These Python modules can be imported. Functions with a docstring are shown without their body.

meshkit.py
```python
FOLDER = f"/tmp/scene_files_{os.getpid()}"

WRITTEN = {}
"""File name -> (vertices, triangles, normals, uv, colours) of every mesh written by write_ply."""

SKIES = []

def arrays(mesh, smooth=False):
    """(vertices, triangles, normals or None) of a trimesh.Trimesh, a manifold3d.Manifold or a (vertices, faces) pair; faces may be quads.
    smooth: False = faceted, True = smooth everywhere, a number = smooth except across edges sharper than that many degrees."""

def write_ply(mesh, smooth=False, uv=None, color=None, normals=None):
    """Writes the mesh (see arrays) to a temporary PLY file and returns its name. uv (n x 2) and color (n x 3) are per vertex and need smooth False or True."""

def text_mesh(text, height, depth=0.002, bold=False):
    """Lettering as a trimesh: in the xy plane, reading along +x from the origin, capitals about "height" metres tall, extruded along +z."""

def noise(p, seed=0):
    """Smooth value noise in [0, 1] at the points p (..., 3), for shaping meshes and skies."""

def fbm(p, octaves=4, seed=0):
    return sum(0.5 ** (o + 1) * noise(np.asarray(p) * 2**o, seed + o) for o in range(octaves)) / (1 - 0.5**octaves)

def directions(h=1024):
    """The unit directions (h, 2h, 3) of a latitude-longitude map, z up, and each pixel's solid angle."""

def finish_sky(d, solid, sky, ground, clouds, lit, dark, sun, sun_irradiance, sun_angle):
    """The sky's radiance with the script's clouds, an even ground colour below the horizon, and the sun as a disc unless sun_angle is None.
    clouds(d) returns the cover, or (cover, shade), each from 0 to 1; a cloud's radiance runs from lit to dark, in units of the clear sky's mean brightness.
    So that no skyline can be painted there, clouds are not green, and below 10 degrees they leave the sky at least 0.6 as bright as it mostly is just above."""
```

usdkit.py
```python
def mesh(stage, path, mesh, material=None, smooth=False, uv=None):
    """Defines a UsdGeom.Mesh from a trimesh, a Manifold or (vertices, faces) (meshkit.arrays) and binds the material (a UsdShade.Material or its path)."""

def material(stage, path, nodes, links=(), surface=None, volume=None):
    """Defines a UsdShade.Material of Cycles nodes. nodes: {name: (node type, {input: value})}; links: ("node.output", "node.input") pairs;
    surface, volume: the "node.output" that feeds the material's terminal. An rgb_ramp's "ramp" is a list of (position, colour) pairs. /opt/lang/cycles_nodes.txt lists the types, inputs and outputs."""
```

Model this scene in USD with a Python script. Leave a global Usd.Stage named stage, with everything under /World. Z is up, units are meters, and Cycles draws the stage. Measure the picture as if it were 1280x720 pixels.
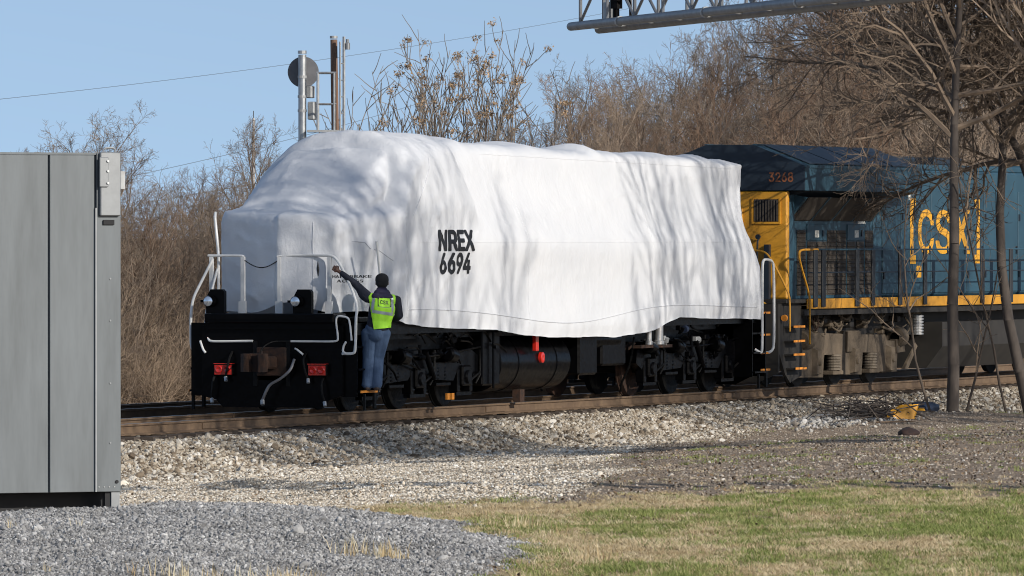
import math, random
import numpy as np, trimesh, manifold3d, shapely
from shapely.geometry import Polygon, box as sbox
from pxr import Usd, UsdGeom, UsdLux, UsdShade, Gf, Sdf, Vt
import usdkit, meshkit
from trimesh.transformations import rotation_matrix as ROT

rng = np.random.default_rng(11)
random.seed(11)
stage = Usd.Stage.CreateInMemory()
UsdGeom.SetStageUpAxis(stage, UsdGeom.Tokens.z)
UsdGeom.SetStageMetersPerUnit(stage, 1.0)
UsdGeom.Xform.Define(stage, '/World')
UsdGeom.Scope.Define(stage, '/World/Looks')

# ------------------------------------------------------------------ camera, sky, sun, exposure
# x runs along the tracks (away from the viewer), -y is the near side, z = 0 is the rail head
CAM = np.array([-106.68, -48.056, 2.849])
AZ = 0.387495                                   # view azimuth from +x
PITCH = math.atan(57.55 / 8823.0)
FWD = np.array([math.cos(AZ), math.sin(AZ), 0.0])
RGT = np.array([math.sin(AZ), -math.cos(AZ), 0.0])
cam = UsdGeom.Camera.Define(stage, '/World/Camera')
fv = FWD * math.cos(PITCH) + np.array([0, 0, -math.sin(PITCH)])
uv_ = np.cross(RGT, fv)
cam.AddTransformOp().Set(Gf.Matrix4d(*RGT, 0, *uv_, 0, *(-fv), 0, *CAM, 1))
cam.CreateHorizontalApertureAttr(36.0)
cam.CreateVerticalApertureAttr(20.25)
cam.CreateFocalLengthAttr(36.0 * 8823 / 1280)
cam.CreateClippingRangeAttr(Gf.Vec2f(1, 6000))
cam.CreateExposureAttr(0.36)

SUN_EL = math.radians(25)
SUN_H = np.array([-0.37, -0.929]); SUN_H /= np.linalg.norm(SUN_H)
SUN = np.array([SUN_H[0] * math.cos(SUN_EL), SUN_H[1] * math.cos(SUN_EL), math.sin(SUN_EL)])
sky = UsdLux.DomeLight.Define(stage, '/World/sky')
sky.GetPrim().SetCustomDataByKey('kind', 'structure')
sky.GetPrim().SetCustomDataByKey('label', 'clear pale blue winter sky over the railway')
SKYM = usdkit.material(stage, '/World/Looks/sky', {
    'tc': ('texture_coordinate', {}),
    'lift': ('mapping', {'location': (0, 0, 0.22)}),
    's': ('sky_texture', {'sky_type': 'single_scattering', 'sun_disc': False, 'sun_elevation': SUN_EL,
                          'sun_rotation': math.atan2(SUN[0], SUN[1]), 'air_density': 1.0, 'aerosol_density': 0.8, 'ozone_density': 1.0}),
    'h': ('hsv', {'saturation': .94}), 'b': ('background_shader', {'strength': 0.118})},
    [('tc.generated', 'lift.vector'), ('lift.vector', 's.vector'), ('s.color', 'h.color'), ('h.color', 'b.color')], surface='b.background')
UsdShade.MaterialBindingAPI.Apply(sky.GetPrim()).Bind(SKYM)
sun = UsdLux.DistantLight.Define(stage, '/World/sun')
sun.CreateIntensityAttr(.88); sun.CreateAngleAttr(0.5); sun.CreateNormalizeAttr(True)
sun.CreateColorAttr(Gf.Vec3f(1.0, 0.945, 0.87))
sz = SUN; sx = np.cross([0, 0, 1.0], sz); sx /= np.linalg.norm(sx); sy = np.cross(sz, sx)
sun.AddTransformOp().Set(Gf.Matrix4d(*sx, 0, *sy, 0, *sz, 0, 0, 0, 60, 1))

# ------------------------------------------------------------------ helpers: prims
COUNT = {}; ORIGIN = {}
def numbered(path):
    k = COUNT.get(path, 0); COUNT[path] = k + 1
    return path if k == 0 else f'{path}_{k:03d}'
def data(p, **kw):
    for k, v in kw.items():
        if v: p.SetCustomDataByKey(k, v)
def thing(name, label=None, cat=None, loc=(0, 0, 0), rz=0.0, group=None, kind=None, scale=None):
    x = UsdGeom.Xform.Define(stage, numbered('/World/' + name))
    x.AddTranslateOp().Set(Gf.Vec3d(*map(float, loc))); x.AddRotateZOp().Set(float(rz))
    if scale is not None: x.AddScaleOp().Set(Gf.Vec3f(*map(float, np.broadcast_to(scale, 3))))
    data(x.GetPrim(), label=label, category=cat, group=group, kind=kind)
    ORIGIN[str(x.GetPath())] = np.array(loc, float)
    return x.GetPrim()
def arr(m):
    if hasattr(m, 'to_mesh'):
        q = m.to_mesh(); return trimesh.Trimesh(q.vert_properties[:, :3], q.tri_verts, process=False)
    return m
def obj(name, mesh, mat, parent=None, smooth=False, label=None, cat=None, group=None, kind=None, shift=True):
    """One Mesh prim. Meshes are given in world coordinates; under a thing they are moved to its base (things with rz use shift=False)."""
    base = '/World' if parent is None else str(parent.GetPath())
    m = arr(mesh)
    if parent is not None and shift:
        top = stage.GetPrimAtPath('/'.join(str(parent.GetPath()).split('/')[:3]))
        o = ORIGIN[str(top.GetPath())]
        m = m.copy(); m.vertices = m.vertices - o
    g = usdkit.mesh(stage, numbered(base + '/' + name), m, mat, smooth=smooth)
    data(g.GetPrim(), label=label, category=cat, group=group, kind=kind)
    return g.GetPrim()
def dup(src, loc, rz=0.0, scale=1.0, label=None, cat=None, group=None):
    x = UsdGeom.Xform.Define(stage, numbered('/World/' + src.GetName().rsplit('_0', 1)[0]))
    x.GetPrim().GetReferences().AddInternalReference(src.GetPath())
    x.ClearXformOpOrder()
    for op, v in (('t', loc), ('r', rz), ('s', scale)):
        if op == 't': (x.GetPrim().GetAttribute('xformOp:translate')).Set(Gf.Vec3d(*map(float, v)))
        if op == 'r': (x.GetPrim().GetAttribute('xformOp:rotateZ')).Set(float(v))
        if op == 's': (x.GetPrim().GetAttribute('xformOp:scale')).Set(Gf.Vec3f(*map(float, np.broadcast_to(v, 3))))
    x.GetXformOpOrderAttr().Set(['xformOp:translate', 'xformOp:rotateZ', 'xformOp:scale'])
    data(x.GetPrim(), label=label, category=cat or src.GetCustomDataByKey('category'), group=group)
    x.GetPrim().SetInstanceable(True)
    return x.GetPrim()

# ------------------------------------------------------------------ helpers: shapes
cat_ = trimesh.util.concatenate
def bx(x0, x1, y0, y1, z0, z1, bev=0.0):
    x0, x1 = sorted((x0, x1)); y0, y1 = sorted((y0, y1)); z0, z1 = sorted((z0, z1))
    if bev:
        b = min(bev, (x1 - x0) / 2.2, (y1 - y0) / 2.2, (z1 - z0) / 2.2)
        pts = [(x, y, z) for x, y, z in
               [(sx, sy, sz) for sx in (x0 + b, x1 - b) for sy in (y0 + b, y1 - b) for sz in (z0, z1)] +
               [(sx, sy, sz) for sx in (x0, x1) for sy in (y0 + b, y1 - b) for sz in (z0 + b, z1 - b)] +
               [(sx, sy, sz) for sx in (x0 + b, x1 - b) for sy in (y0, y1) for sz in (z0 + b, z1 - b)]]
        return trimesh.PointCloud(pts).convex_hull
    m = trimesh.creation.box((x1 - x0, y1 - y0, z1 - z0)); m.apply_translation(((x0 + x1) / 2, (y0 + y1) / 2, (z0 + z1) / 2)); return m
def hull(pts): return trimesh.PointCloud(np.asarray(pts, float)).convex_hull
def cyl(p0, p1, r, n=12, r1=None):
    p0, p1 = np.array(p0, float), np.array(p1, float)
    return tube([p0, p1], [r, r if r1 is None else r1], n)
def tube(pts, r, n=8):
    """Swept tube with caps along a polyline; r a number or one radius per point."""
    P = np.asarray(pts, float); k = len(P); R = np.broadcast_to(np.asarray(r, float), (k,))
    T = np.gradient(P, axis=0) if k > 2 else np.array([P[1] - P[0]] * 2)
    T = T / np.maximum(np.linalg.norm(T, axis=1, keepdims=True), 1e-9)
    u = np.cross(T[0], [0, 0, 1.0]);
    if np.linalg.norm(u) < 1e-3: u = np.cross(T[0], [1.0, 0, 0])
    V = []; a = np.arange(n) * 2 * np.pi / n
    for i in range(k):
        u = u - T[i] * (u @ T[i]); u /= np.linalg.norm(u); w = np.cross(T[i], u)
        V.append(P[i] + R[i] * (np.cos(a)[:, None] * u + np.sin(a)[:, None] * w))
    V = np.vstack(V + [P[:1], P[-1:]]); F = []
    j = np.arange(n); j2 = (j + 1) % n
    for i in range(k - 1):
        b = i * n
        F += [np.c_[b + j, b + n + j2, b + j2], np.c_[b + j, b + n + j, b + n + j2]]
    F += [np.c_[j, j2, np.full(n, k * n)], np.c_[(k - 1) * n + j2, (k - 1) * n + j, np.full(n, k * n + 1)]]
    m = trimesh.Trimesh(V, np.vstack(F), process=False); m.invert() if m.volume < 0 else None
    return m
def curve(pts, n=6):
    """Rounds a polyline's corners (Chaikin)."""
    P = np.asarray(pts, float)
    for _ in range(3):
        Q = [P[0]]
        for a_, b_ in zip(P[:-1], P[1:]): Q += [a_ * .8 + b_ * .2, a_ * .2 + b_ * .8]
        P = np.array(Q + [P[-1]])
    return P
def plate_xz(poly, y0, y1):
    """Extrudes a shapely polygon drawn in x-z between two y."""
    ms = []
    for g in getattr(poly, 'geoms', [poly]):
        m = trimesh.creation.extrude_polygon(g, abs(y1 - y0), engine='earcut')
        v = m.vertices.copy(); m.vertices = np.c_[v[:, 0], max(y0, y1) - v[:, 2], v[:, 1]]; ms.append(m)
    return cat_(ms)
def plate_yz(poly, x0, x1):
    ms = []
    for g in getattr(poly, 'geoms', [poly]):
        m = trimesh.creation.extrude_polygon(g, abs(x1 - x0), engine='earcut')
        v = m.vertices.copy(); m.vertices = np.c_[min(x0, x1) + v[:, 2], v[:, 0], v[:, 1]]; ms.append(m)
    return cat_(ms)
def lathe(profile, axis_p, axis_d, n=24):
    """profile: (along, radius) pairs turned about an axis."""
    d = np.array(axis_d, float); d /= np.linalg.norm(d); P = np.array(axis_p, float)
    u = np.cross(d, [0, 0, 1.0]); u = np.cross(d, [1.0, 0, 0]) if np.linalg.norm(u) < 1e-3 else u; u /= np.linalg.norm(u); w = np.cross(d, u)
    a = np.arange(n) * 2 * np.pi / n; V = []; F = []
    for s, r in profile: V.append(P + d * s + max(r, 1e-4) * (np.cos(a)[:, None] * u + np.sin(a)[:, None] * w))
    j = np.arange(n); j2 = (j + 1) % n
    for i in range(len(profile) - 1):
        b = i * n; F += [np.c_[b + j, b + j2, b + n + j2], np.c_[b + j, b + n + j2, b + n + j]]
    m = trimesh.Trimesh(np.vstack(V), np.vstack(F), process=False); m.fix_normals() if False else None
    return m
def noise3(p, s, seed=0, o=3): return meshkit.fbm(np.asarray(p) * s, o, seed) - 0.5
def text_on(text, h, bold=True, sx_=1.0):
    m = meshkit.text_mesh(text, h, 0.004, bold); m.vertices[:, 0] -= m.bounds[0, 0]; m.vertices[:, 0] *= sx_; return m
def stand_text(m, origin, ux, uz):
    """Places flat lettering: x of the text along ux, y along uz, thickness along ux x uz."""
    ux, uz = np.array(ux, float), np.array(uz, float); n = np.cross(ux, uz); n /= np.linalg.norm(n)
    v = m.vertices; q = m.copy(); q.vertices = np.array(origin, float) + v[:, :1] * ux + v[:, 1:2] * uz + v[:, 2:] * n; return q

# ------------------------------------------------------------------ materials
def mat(name, col, rough=0.6, metal=0.0, var=0.15, scale=6.0, bump=0.0, bscale=40.0, col2=None, spec=0.5, coat=0.0, rvar=0.0, objrand=0.0, stretch=None):
    """Noise-varied principled material in object space."""
    c = np.array(col, float); c2 = np.array(col2 if col2 is not None else c * (1 - var), float); c1 = c if col2 is not None else np.minimum(c * (1 + var), 0.95)
    N = {'g': ('geometry', {}), 'mp': ('mapping', {'scale': stretch or (1, 1, 1)}),
         'n': ('noise_texture', {'scale': scale, 'detail': 5.0, 'roughness': 0.65}),
         'r': ('rgb_ramp', {'ramp': [(0.3, tuple(c2)), (0.7, tuple(c1))]}),
         'p': ('principled_bsdf', {'roughness': rough, 'metallic': metal, 'specular_ior_level': spec, 'coat_weight': coat})}
    L = [('g.position', 'mp.vector'), ('mp.vector', 'n.vector'), ('n.fac', 'r.fac')]
    last = 'r.color'
    if objrand:
        N['oi'] = ('object_info', {}); N['mr'] = ('map_range', {'to_min': 1 - objrand, 'to_max': 1 + objrand})
        N['hv'] = ('hsv', {}); L += [('oi.random', 'mr.value'), ('mr.result', 'hv.value'), (last, 'hv.color')]; last = 'hv.color'
    L.append((last, 'p.base_color'))
    if rvar:
        N['rr'] = ('map_range', {'to_min': max(rough - rvar, .03), 'to_max': min(rough + rvar, 1)}); L += [('n.fac', 'rr.value'), ('rr.result', 'p.roughness')]
    if bump:
        N['bn'] = ('noise_texture', {'scale': bscale, 'detail': 4.0, 'roughness': 0.6}); N['b'] = ('bump', {'strength': 1.0, 'distance': bump})
        L += [('mp.vector', 'bn.vector'), ('bn.fac', 'b.height'), ('b.normal', 'p.normal')]
    return usdkit.material(stage, '/World/Looks/' + name, N, L, surface='p.BSDF')
M = {}
M['black'] = mat('black_paint', (.002, .002, .0023), .24, var=.3, rvar=.08, bump=.003, bscale=14, spec=.09)
M['blackdull'] = mat('black_oily', (.004, .0038, .0035), .55, var=.4, rvar=.2, bump=.01, bscale=22, spec=.2)
M['white'] = mat('white_rail_paint', (.62, .62, .6), .4, var=.08, scale=12)
M['steelrail'] = mat('rail_rust', (.16, .105, .06), .75, col2=(.095, .06, .036), scale=5, bump=.002, bscale=60)
M['railhead'] = mat('rail_head_steel', (.45, .44, .43), .25, metal=1.0, var=.1)
M['tie'] = mat('tie_timber', (.085, .065, .05), .9, var=.3, scale=8, bump=.01, stretch=(6, 1, 6))
M['rust'] = mat('rusty_casting', (.065, .028, .013), .85, col2=(.008, .006, .005), scale=9, bump=.006)
M['hose'] = mat('hose_silver', (.2, .2, .21), .4, metal=.5)
M['red'] = mat('red_lens', (.5, .018, .01), .15, var=.1, coat=.6)
M['orange'] = mat('orange_step_edge', (.75, .27, .03), .6, var=.2)
M['galv'] = mat('galvanised_steel', (.42, .43, .43), .42, metal=.75, var=.15, scale=9, rvar=.1)
M['galvdull'] = mat('galvanised_dull', (.34, .345, .34), .6, metal=.35, var=.2, scale=7)
M['gantry'] = mat('gantry_steel', (.2, .205, .21), .5, metal=.5, var=.2, scale=7)
M['alu'] = mat('aluminium_sheet', (.112, .124, .13), .5, metal=.3, var=.22, scale=3.2, rvar=.15, stretch=(1.5, 1.5, .22))
M['alulight'] = mat('aluminium_trim', (.22, .23, .235), .45, metal=.4, var=.1)
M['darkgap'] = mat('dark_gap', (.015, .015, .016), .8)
M['lens'] = mat('headlight_lens', (.75, .8, .85), .06, metal=.8, var=.05)
M['silver'] = mat('silver_cylinder', (.55, .54, .52), .35, metal=.7, var=.2)
M['blue'] = mat('blue_loco_paint', (.026, .075, .108), .55, col2=(.018, .053, .078), scale=1.3, rvar=.1)
M['navy'] = mat('navy_loco_paint', (.012, .02, .03), .5, var=.25, scale=1.5)
M['yellow'] = mat('yellow_loco_paint', (.64, .30, .02), .55, col2=(.46, .21, .016), scale=1.5)
M['grille'] = mat('dusty_grille', (.06, .048, .036), .8, var=.25, scale=4)
M['stanch'] = mat('dark_stanchion', (.02, .022, .024), .6)
M['dustblack'] = mat('dusty_black_metal', (.03, .026, .021), .75, col2=(.016, .014, .012), scale=3)
M['truck'] = mat('dusty_truck_frame', (.155, .116, .076), .85, col2=(.075, .057, .038), scale=2.5, bump=.006)
M['spring'] = mat('dusty_spring', (.16, .13, .095), .8)
M['num'] = mat('orange_numerals', (.26, .085, .03), .6)
M['brackety'] = mat('yellow_lettering', (.68, .33, .02), .5, var=.1)
M['label'] = mat('white_sticker', (.7, .68, .6), .6)
M['ink'] = mat('black_print', (.012, .012, .013), .5)
M['inkgrey'] = mat('grey_print', (.12, .13, .15), .5)
M['rope'] = mat('grey_strap', (.52, .53, .55), .7)
M['pole'] = mat('weathered_pole', (.24, .13, .08), .9, col2=(.12, .08, .06), scale=4, stretch=(3, 3, .4))
M['paleconc'] = mat('pale_pole', (.42, .4, .38), .8)
M['disc'] = mat('dark_signal_disc', (.13, .13, .135), .55)
M['wire'] = mat('wire_grey', (.09, .105, .12), .6)
M['skin'] = mat('dark_skin', (.11, .055, .035), .55, var=.1)
M['hair'] = mat('black_knit_cap', (.008, .008, .009), .9, bump=.004, bscale=90)
M['jacket'] = mat('navy_jacket', (.012, .014, .025), .85, bump=.012, bscale=12)
M['hood'] = mat('purple_hood', (.02, .016, .045), .85, bump=.01, bscale=14)
M['jeans'] = mat('blue_jeans', (.075, .125, .215), .85, col2=(.04, .07, .13), scale=6, bump=.012, bscale=11)
M['vest'] = mat('hi_vis_vest', (.42, .85, .04), .7, col2=(.34, .72, .03), scale=5, bump=.012, bscale=10)
M['reflect'] = mat('reflective_tape', (.36, .4, .42), .4, metal=.3, var=.1)
M['boot'] = mat('brown_boots', (.06, .04, .03), .7)
M['bark'] = mat('grey_bark', (.15, .115, .085), .9, col2=(.075, .057, .045), scale=9, objrand=.25, stretch=(1, 1, .3))
M['barkpale'] = mat('pale_bark', (.30, .25, .19), .9, col2=(.16, .125, .095), scale=6, objrand=.25, stretch=(1, 1, .3))
M['barkdark'] = mat('dark_bark', (.085, .068, .055), .9, col2=(.045, .036, .03), scale=9, stretch=(1, 1, .3))
M['twig'] = mat('brown_twigs', (.245, .185, .132), .9, col2=(.135, .10, .072), scale=1.2, objrand=.25)
M['twiggrey'] = mat('grey_twigs', (.24, .20, .16), .9, col2=(.135, .11, .088), scale=1.0, objrand=.2)
M['twigred'] = mat('reddish_twigs', (.215, .14, .09), .9, col2=(.11, .068, .044), scale=1.0, objrand=.2)
M['twigdark'] = mat('dark_twigs', (.24, .175, .12), .9, col2=(.10, .075, .055), scale=1.5)
M['straw'] = mat('straw_stems', (.24, .165, .105), .9, col2=(.10, .068, .045), scale=1.5, objrand=.25)
M['palestem'] = mat('pale_stems', (.33, .245, .165), .9, col2=(.13, .092, .064), scale=1.5, objrand=.25)
M['seed'] = mat('seed_heads', (.42, .29, .17), .9, col2=(.25, .165, .095), scale=8, objrand=.3)
M['yplastic'] = mat('yellow_plastic', (.6, .28, .01), .4)
M['bluetarp'] = mat('blue_scrap', (.010, .018, .04), .6)
M['rustscrap'] = mat('rusty_scrap', (.035, .014, .009), .85, col2=(.01, .007, .006), scale=14)
M['brick'] = mat('red_brick_scrap', (.36, .15, .08), .85)

# the white shrink wrap: slightly translucent sheet with fine creases
M['tarp'] = usdkit.material(stage, '/World/Looks/white_wrap', {
    'g': ('geometry', {}), 'n': ('noise_texture', {'scale': 1.1, 'detail': 4.0}),
    'r': ('rgb_ramp', {'ramp': [(.3, (.665, .675, .69)), (.7, (.725, .73, .735))]}),
    'mp': ('mapping', {'scale': (1.6, 1.6, .55), 'rotation': (0, .25, 0)}),
    'w': ('noise_texture', {'scale': 5.0, 'detail': 5.0, 'roughness': .55, 'distortion': .6}),
    'n2': ('noise_texture', {'scale': 26.0, 'detail': 3.0}),
    'b': ('bump', {'strength': .6, 'distance': .014}), 'b2': ('bump', {'strength': .5, 'distance': .006}),
    'p': ('principled_bsdf', {'roughness': .42, 'specular_ior_level': .4}),
    't': ('translucent_bsdf', {'color': (.8, .83, .88)}), 'mx': ('mix_closure', {'fac': .08})},
    [('g.position', 'n.vector'), ('n.fac', 'r.fac'), ('r.color', 'p.base_color'), ('g.position', 'mp.vector'), ('mp.vector', 'w.vector'),
     ('g.position', 'n2.vector'), ('w.fac', 'b.height'), ('n2.fac', 'b2.height'), ('b.normal', 'b2.normal'), ('b2.normal', 'p.normal'),
     ('p.BSDF', 'mx.closure1'), ('t.BSDF', 'mx.closure2')], surface='mx.closure')

# ground: masks are vertex primvars (gravel / soil / grass / grey stone), colour within each from noise and cells
def ground_material():
    N = {'g': ('geometry', {}), 'm': ('attribute', {'attribute': 'cover'}), 'sep': ('separate_color', {}),
         'v': ('voronoi_texture', {'scale': 30.0, 'randomness': 1.0}), 'vs': ('separate_color', {}),
         'v2': ('voronoi_texture', {'scale': 42.0}), 'vs2': ('separate_color', {}),
         'big': ('noise_texture', {'scale': .45, 'detail': 5.0}), 'fine': ('noise_texture', {'scale': 14.0, 'detail': 6.0, 'roughness': .7}),
         'lime': ('rgb_ramp', {'ramp': [(0, (.15, .12, .085)), (.35, (.27, .225, .165)), (.75, (.37, .325, .25)), (1, (.46, .42, .355))]}),
         'grey': ('rgb_ramp', {'ramp': [(0, (.12, .118, .114)), (.5, (.22, .216, .21)), (1, (.33, .325, .315))]}),
         'soil': ('rgb_ramp', {'ramp': [(.3, (.13, .097, .068)), (.5, (.26, .2, .145)), (.72, (.38, .31, .235))]}),
         'turf': ('rgb_ramp', {'ramp': [(.3, (.17, .125, .07)), (.5, (.36, .275, .16)), (.68, (.48, .385, .24)), (.8, (.30, .28, .12))]}),
         'a': ('mix_color', {}), 'b': ('mix_color', {}), 'c': ('mix_color', {}),
         'bump': ('bump', {'strength': .9, 'distance': .03}), 'p': ('principled_bsdf', {'roughness': .95, 'specular_ior_level': .2})}
    L = [('m.color', 'sep.color'), ('g.position', 'v.vector'), ('g.position', 'v2.vector'), ('v.color', 'vs.color'), ('v2.color', 'vs2.color'),
         ('g.position', 'big.vector'), ('g.position', 'fine.vector'), ('vs.r', 'lime.fac'), ('vs2.r', 'grey.fac'), ('fine.fac', 'soil.fac'), ('fine.fac', 'turf.fac'),
         ('lime.color', 'a.a'), ('soil.color', 'a.b'), ('sep.r', 'a.fac'), ('a.result', 'b.a'), ('turf.color', 'b.b'), ('sep.g', 'b.fac'),
         ('b.result', 'c.a'), ('grey.color', 'c.b'), ('sep.b', 'c.fac'), ('c.result', 'p.base_color'), ('v.distance', 'bump.height'), ('bump.normal', 'p.normal')]
    return usdkit.material(stage, '/World/Looks/ground', N, L, surface='p.BSDF')
M['ground'] = ground_material()
def stone_mat(name, ramp, rough=.9):
    return usdkit.material(stage, '/World/Looks/' + name, {
        'oi': ('object_info', {}), 'r': ('rgb_ramp', {'ramp': ramp}), 'g': ('geometry', {}), 'n': ('noise_texture', {'scale': .9, 'detail': 6.0, 'roughness': .75}),
        'mr': ('map_range', {'from_min': .3, 'from_max': .7, 'to_min': .62, 'to_max': 1.2}), 'h': ('hsv', {}), 'p': ('principled_bsdf', {'roughness': rough, 'specular_ior_level': .3})},
        [('oi.random', 'r.fac'), ('g.position', 'n.vector'), ('n.fac', 'mr.value'), ('mr.result', 'h.value'), ('r.color', 'h.color'), ('h.color', 'p.base_color')], surface='p.BSDF')
M['limestone'] = stone_mat('limestone', [(0, (.09, .066, .045)), (.2, (.23, .18, .125)), (.5, (.37, .315, .24)), (.8, (.47, .42, .34)), (1, (.62, .59, .53))])
M['dirtstone'] = stone_mat('stained_stone', [(0, (.10, .077, .054)), (.4, (.24, .19, .14)), (.85, (.37, .31, .24)), (1, (.55, .51, .45))])
M['palegravel'] = stone_mat('pale_gravel', [(0, (.14, .105, .07)), (.12, (.33, .27, .195)), (.5, (.54, .465, .365)), (.8, (.66, .60, .50)), (1, (.78, .75, .68))])
M['whitestone'] = stone_mat('pale_limestone', [(0, (.2, .17, .14)), (.4, (.36, .335, .29)), (1, (.56, .54, .51))])
M['greystone'] = stone_mat('grey_stone', [(0, (.15, .147, .142)), (.5, (.29, .284, .274)), (.85, (.38, .373, .36)), (1, (.52, .51, .49))])
def grass_mat(name, ramp):
    return usdkit.material(stage, '/World/Looks/' + name, {
        'oi': ('object_info', {}), 'r': ('rgb_ramp', {'ramp': ramp}), 'd': ('principled_bsdf', {'roughness': .8, 'specular_ior_level': .2}),
        't': ('translucent_bsdf', {}), 'm': ('mix_closure', {'fac': .3})},
        [('oi.random', 'r.fac'), ('r.color', 'd.base_color'), ('r.color', 't.color'), ('d.BSDF', 'm.closure1'), ('t.BSDF', 'm.closure2')], surface='m.closure')
M['deadgrass'] = grass_mat('dead_grass', [(0, (.42, .30, .16)), (.5, (.70, .56, .33)), (1, (.82, .71, .48))])
M['greengrass'] = grass_mat('green_grass', [(0, (.15, .20, .05)), (.5, (.27, .32, .09)), (1, (.46, .44, .19))])

# ------------------------------------------------------------------ the ground
def view_xy(X, Y):
    dx, dy = X - CAM[0], Y - CAM[1]
    return dx * RGT[0] + dy * RGT[1], dx * FWD[0] + dy * FWD[1]
def world_xy(vx, vz): return CAM[0] + vz * FWD[0] + vx * RGT[0], CAM[1] + vz * FWD[1] + vx * RGT[1]
def smooth(a, b, x): t = np.clip((x - a) / (b - a), 0, 1); return t * t * (3 - 2 * t)
def n2(X, Y, s, seed=0, o=4): return meshkit.fbm(np.stack([X * s, Y * s, np.zeros_like(X)], -1), o, seed) - .5
def mound(X, Y):
    vx, vz = view_xy(X, Y)
    w = n2(X, Y, .5, 3) * 1.2
    d = np.sqrt(((vx + 3.1) / 4.05) ** 2 + ((vz - 58.5) / 13.0) ** 2) + w * .16
    return 1 - smooth(.25, 1.0, d)
def gz(X, Y):
    X = np.asarray(X, float); Y = np.asarray(Y, float); q = -Y
    prof = np.interp(q, [-3000, -60, -14, -8.5, -6.6, -5.8, 1.55, 2.0, 3.4, 4.2, 8, 14, 18, 30, 60, 3000],
                     [6, -.6, -.8, -.7, -.45, -.27, -.27, -.31, -.62, -.64, -.45, -.1, .12, .3, .4, .4])
    z = prof + n2(X, Y, .35, 1) * .16 * smooth(3.5, 6, q) + n2(X, Y, 1.6, 2) * .05 * smooth(2.2, 4, q)
    z = z + .33 * mound(X, Y)
    # the eroded rut that crosses the gravel
    rx = np.interp(q, [10.0, 10.4, 12.3, 13.7, 16.6, 17.4], [-23.6, -24.3, -25.9, -28.4, -32.9, -34])
    inside = smooth(9.6, 10.6, q) * (1 - smooth(16.4, 17.4, q))
    z = z - .07 * inside * np.exp(-((X - rx - .15) / .35) ** 2) + .05 * inside * np.exp(-((X - rx + .45) / .5) ** 2)
    # small heaps of tipped stone and rubbish below the leaning tree
    for hx, hy, hr, hh in ((12.6, -5.6, 1.5, .22), (17.8, -4.9, 2.6, .26), (8.5, -8.6, 1.1, .1)):
        z = z + hh * np.exp(-(((X - hx) / (hr * 1.6)) ** 2 + ((Y - hy) / hr) ** 2))
    return z
def covers(X, Y):
    q = -Y; vx, vz = view_xy(X, Y)
    w = n2(vx * 2.4, vz * .55, .32, 5) * 5.5 + n2(vx * 3, vz, .8, 6) * 3.0
    qg = np.interp(vx, [-6, -1.5, .2, 1.5, 3.4, 6], [21.5, 19.8, 20.4, 21.4, 22.8, 24.5])
    grass = smooth(-.6, .8, q - qg + w * .6)
    soil = smooth(-.5, .6, vx - np.interp(q, [3, 5.5, 9, 13, 17, 20, 22], [3.6, 2.4, 1.2, .9, 1.6, .6, -1.2]) + w * .28) * smooth(3.9, 5.5, q)
    grey = smooth(.1, .3, mound(X, Y) + w * .03)
    grass = grass * (1 - .93 * grey)
    far = smooth(7.5, 10, -q)
    soil = np.maximum(soil, far)
    return soil, grass, grey
def axis(lo, hi, step, far, grow=1.35):
    a_ = list(np.arange(lo, hi + 1e-6, step)); s = step
    b_ = [];  x = hi
    while x < far: s *= grow; x += s; b_.append(x)
    c_ = []; x = lo; s = step
    while x > -far: s *= grow; x -= s; c_.append(x)
    return np.array(c_[::-1] + a_ + b_)
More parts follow.
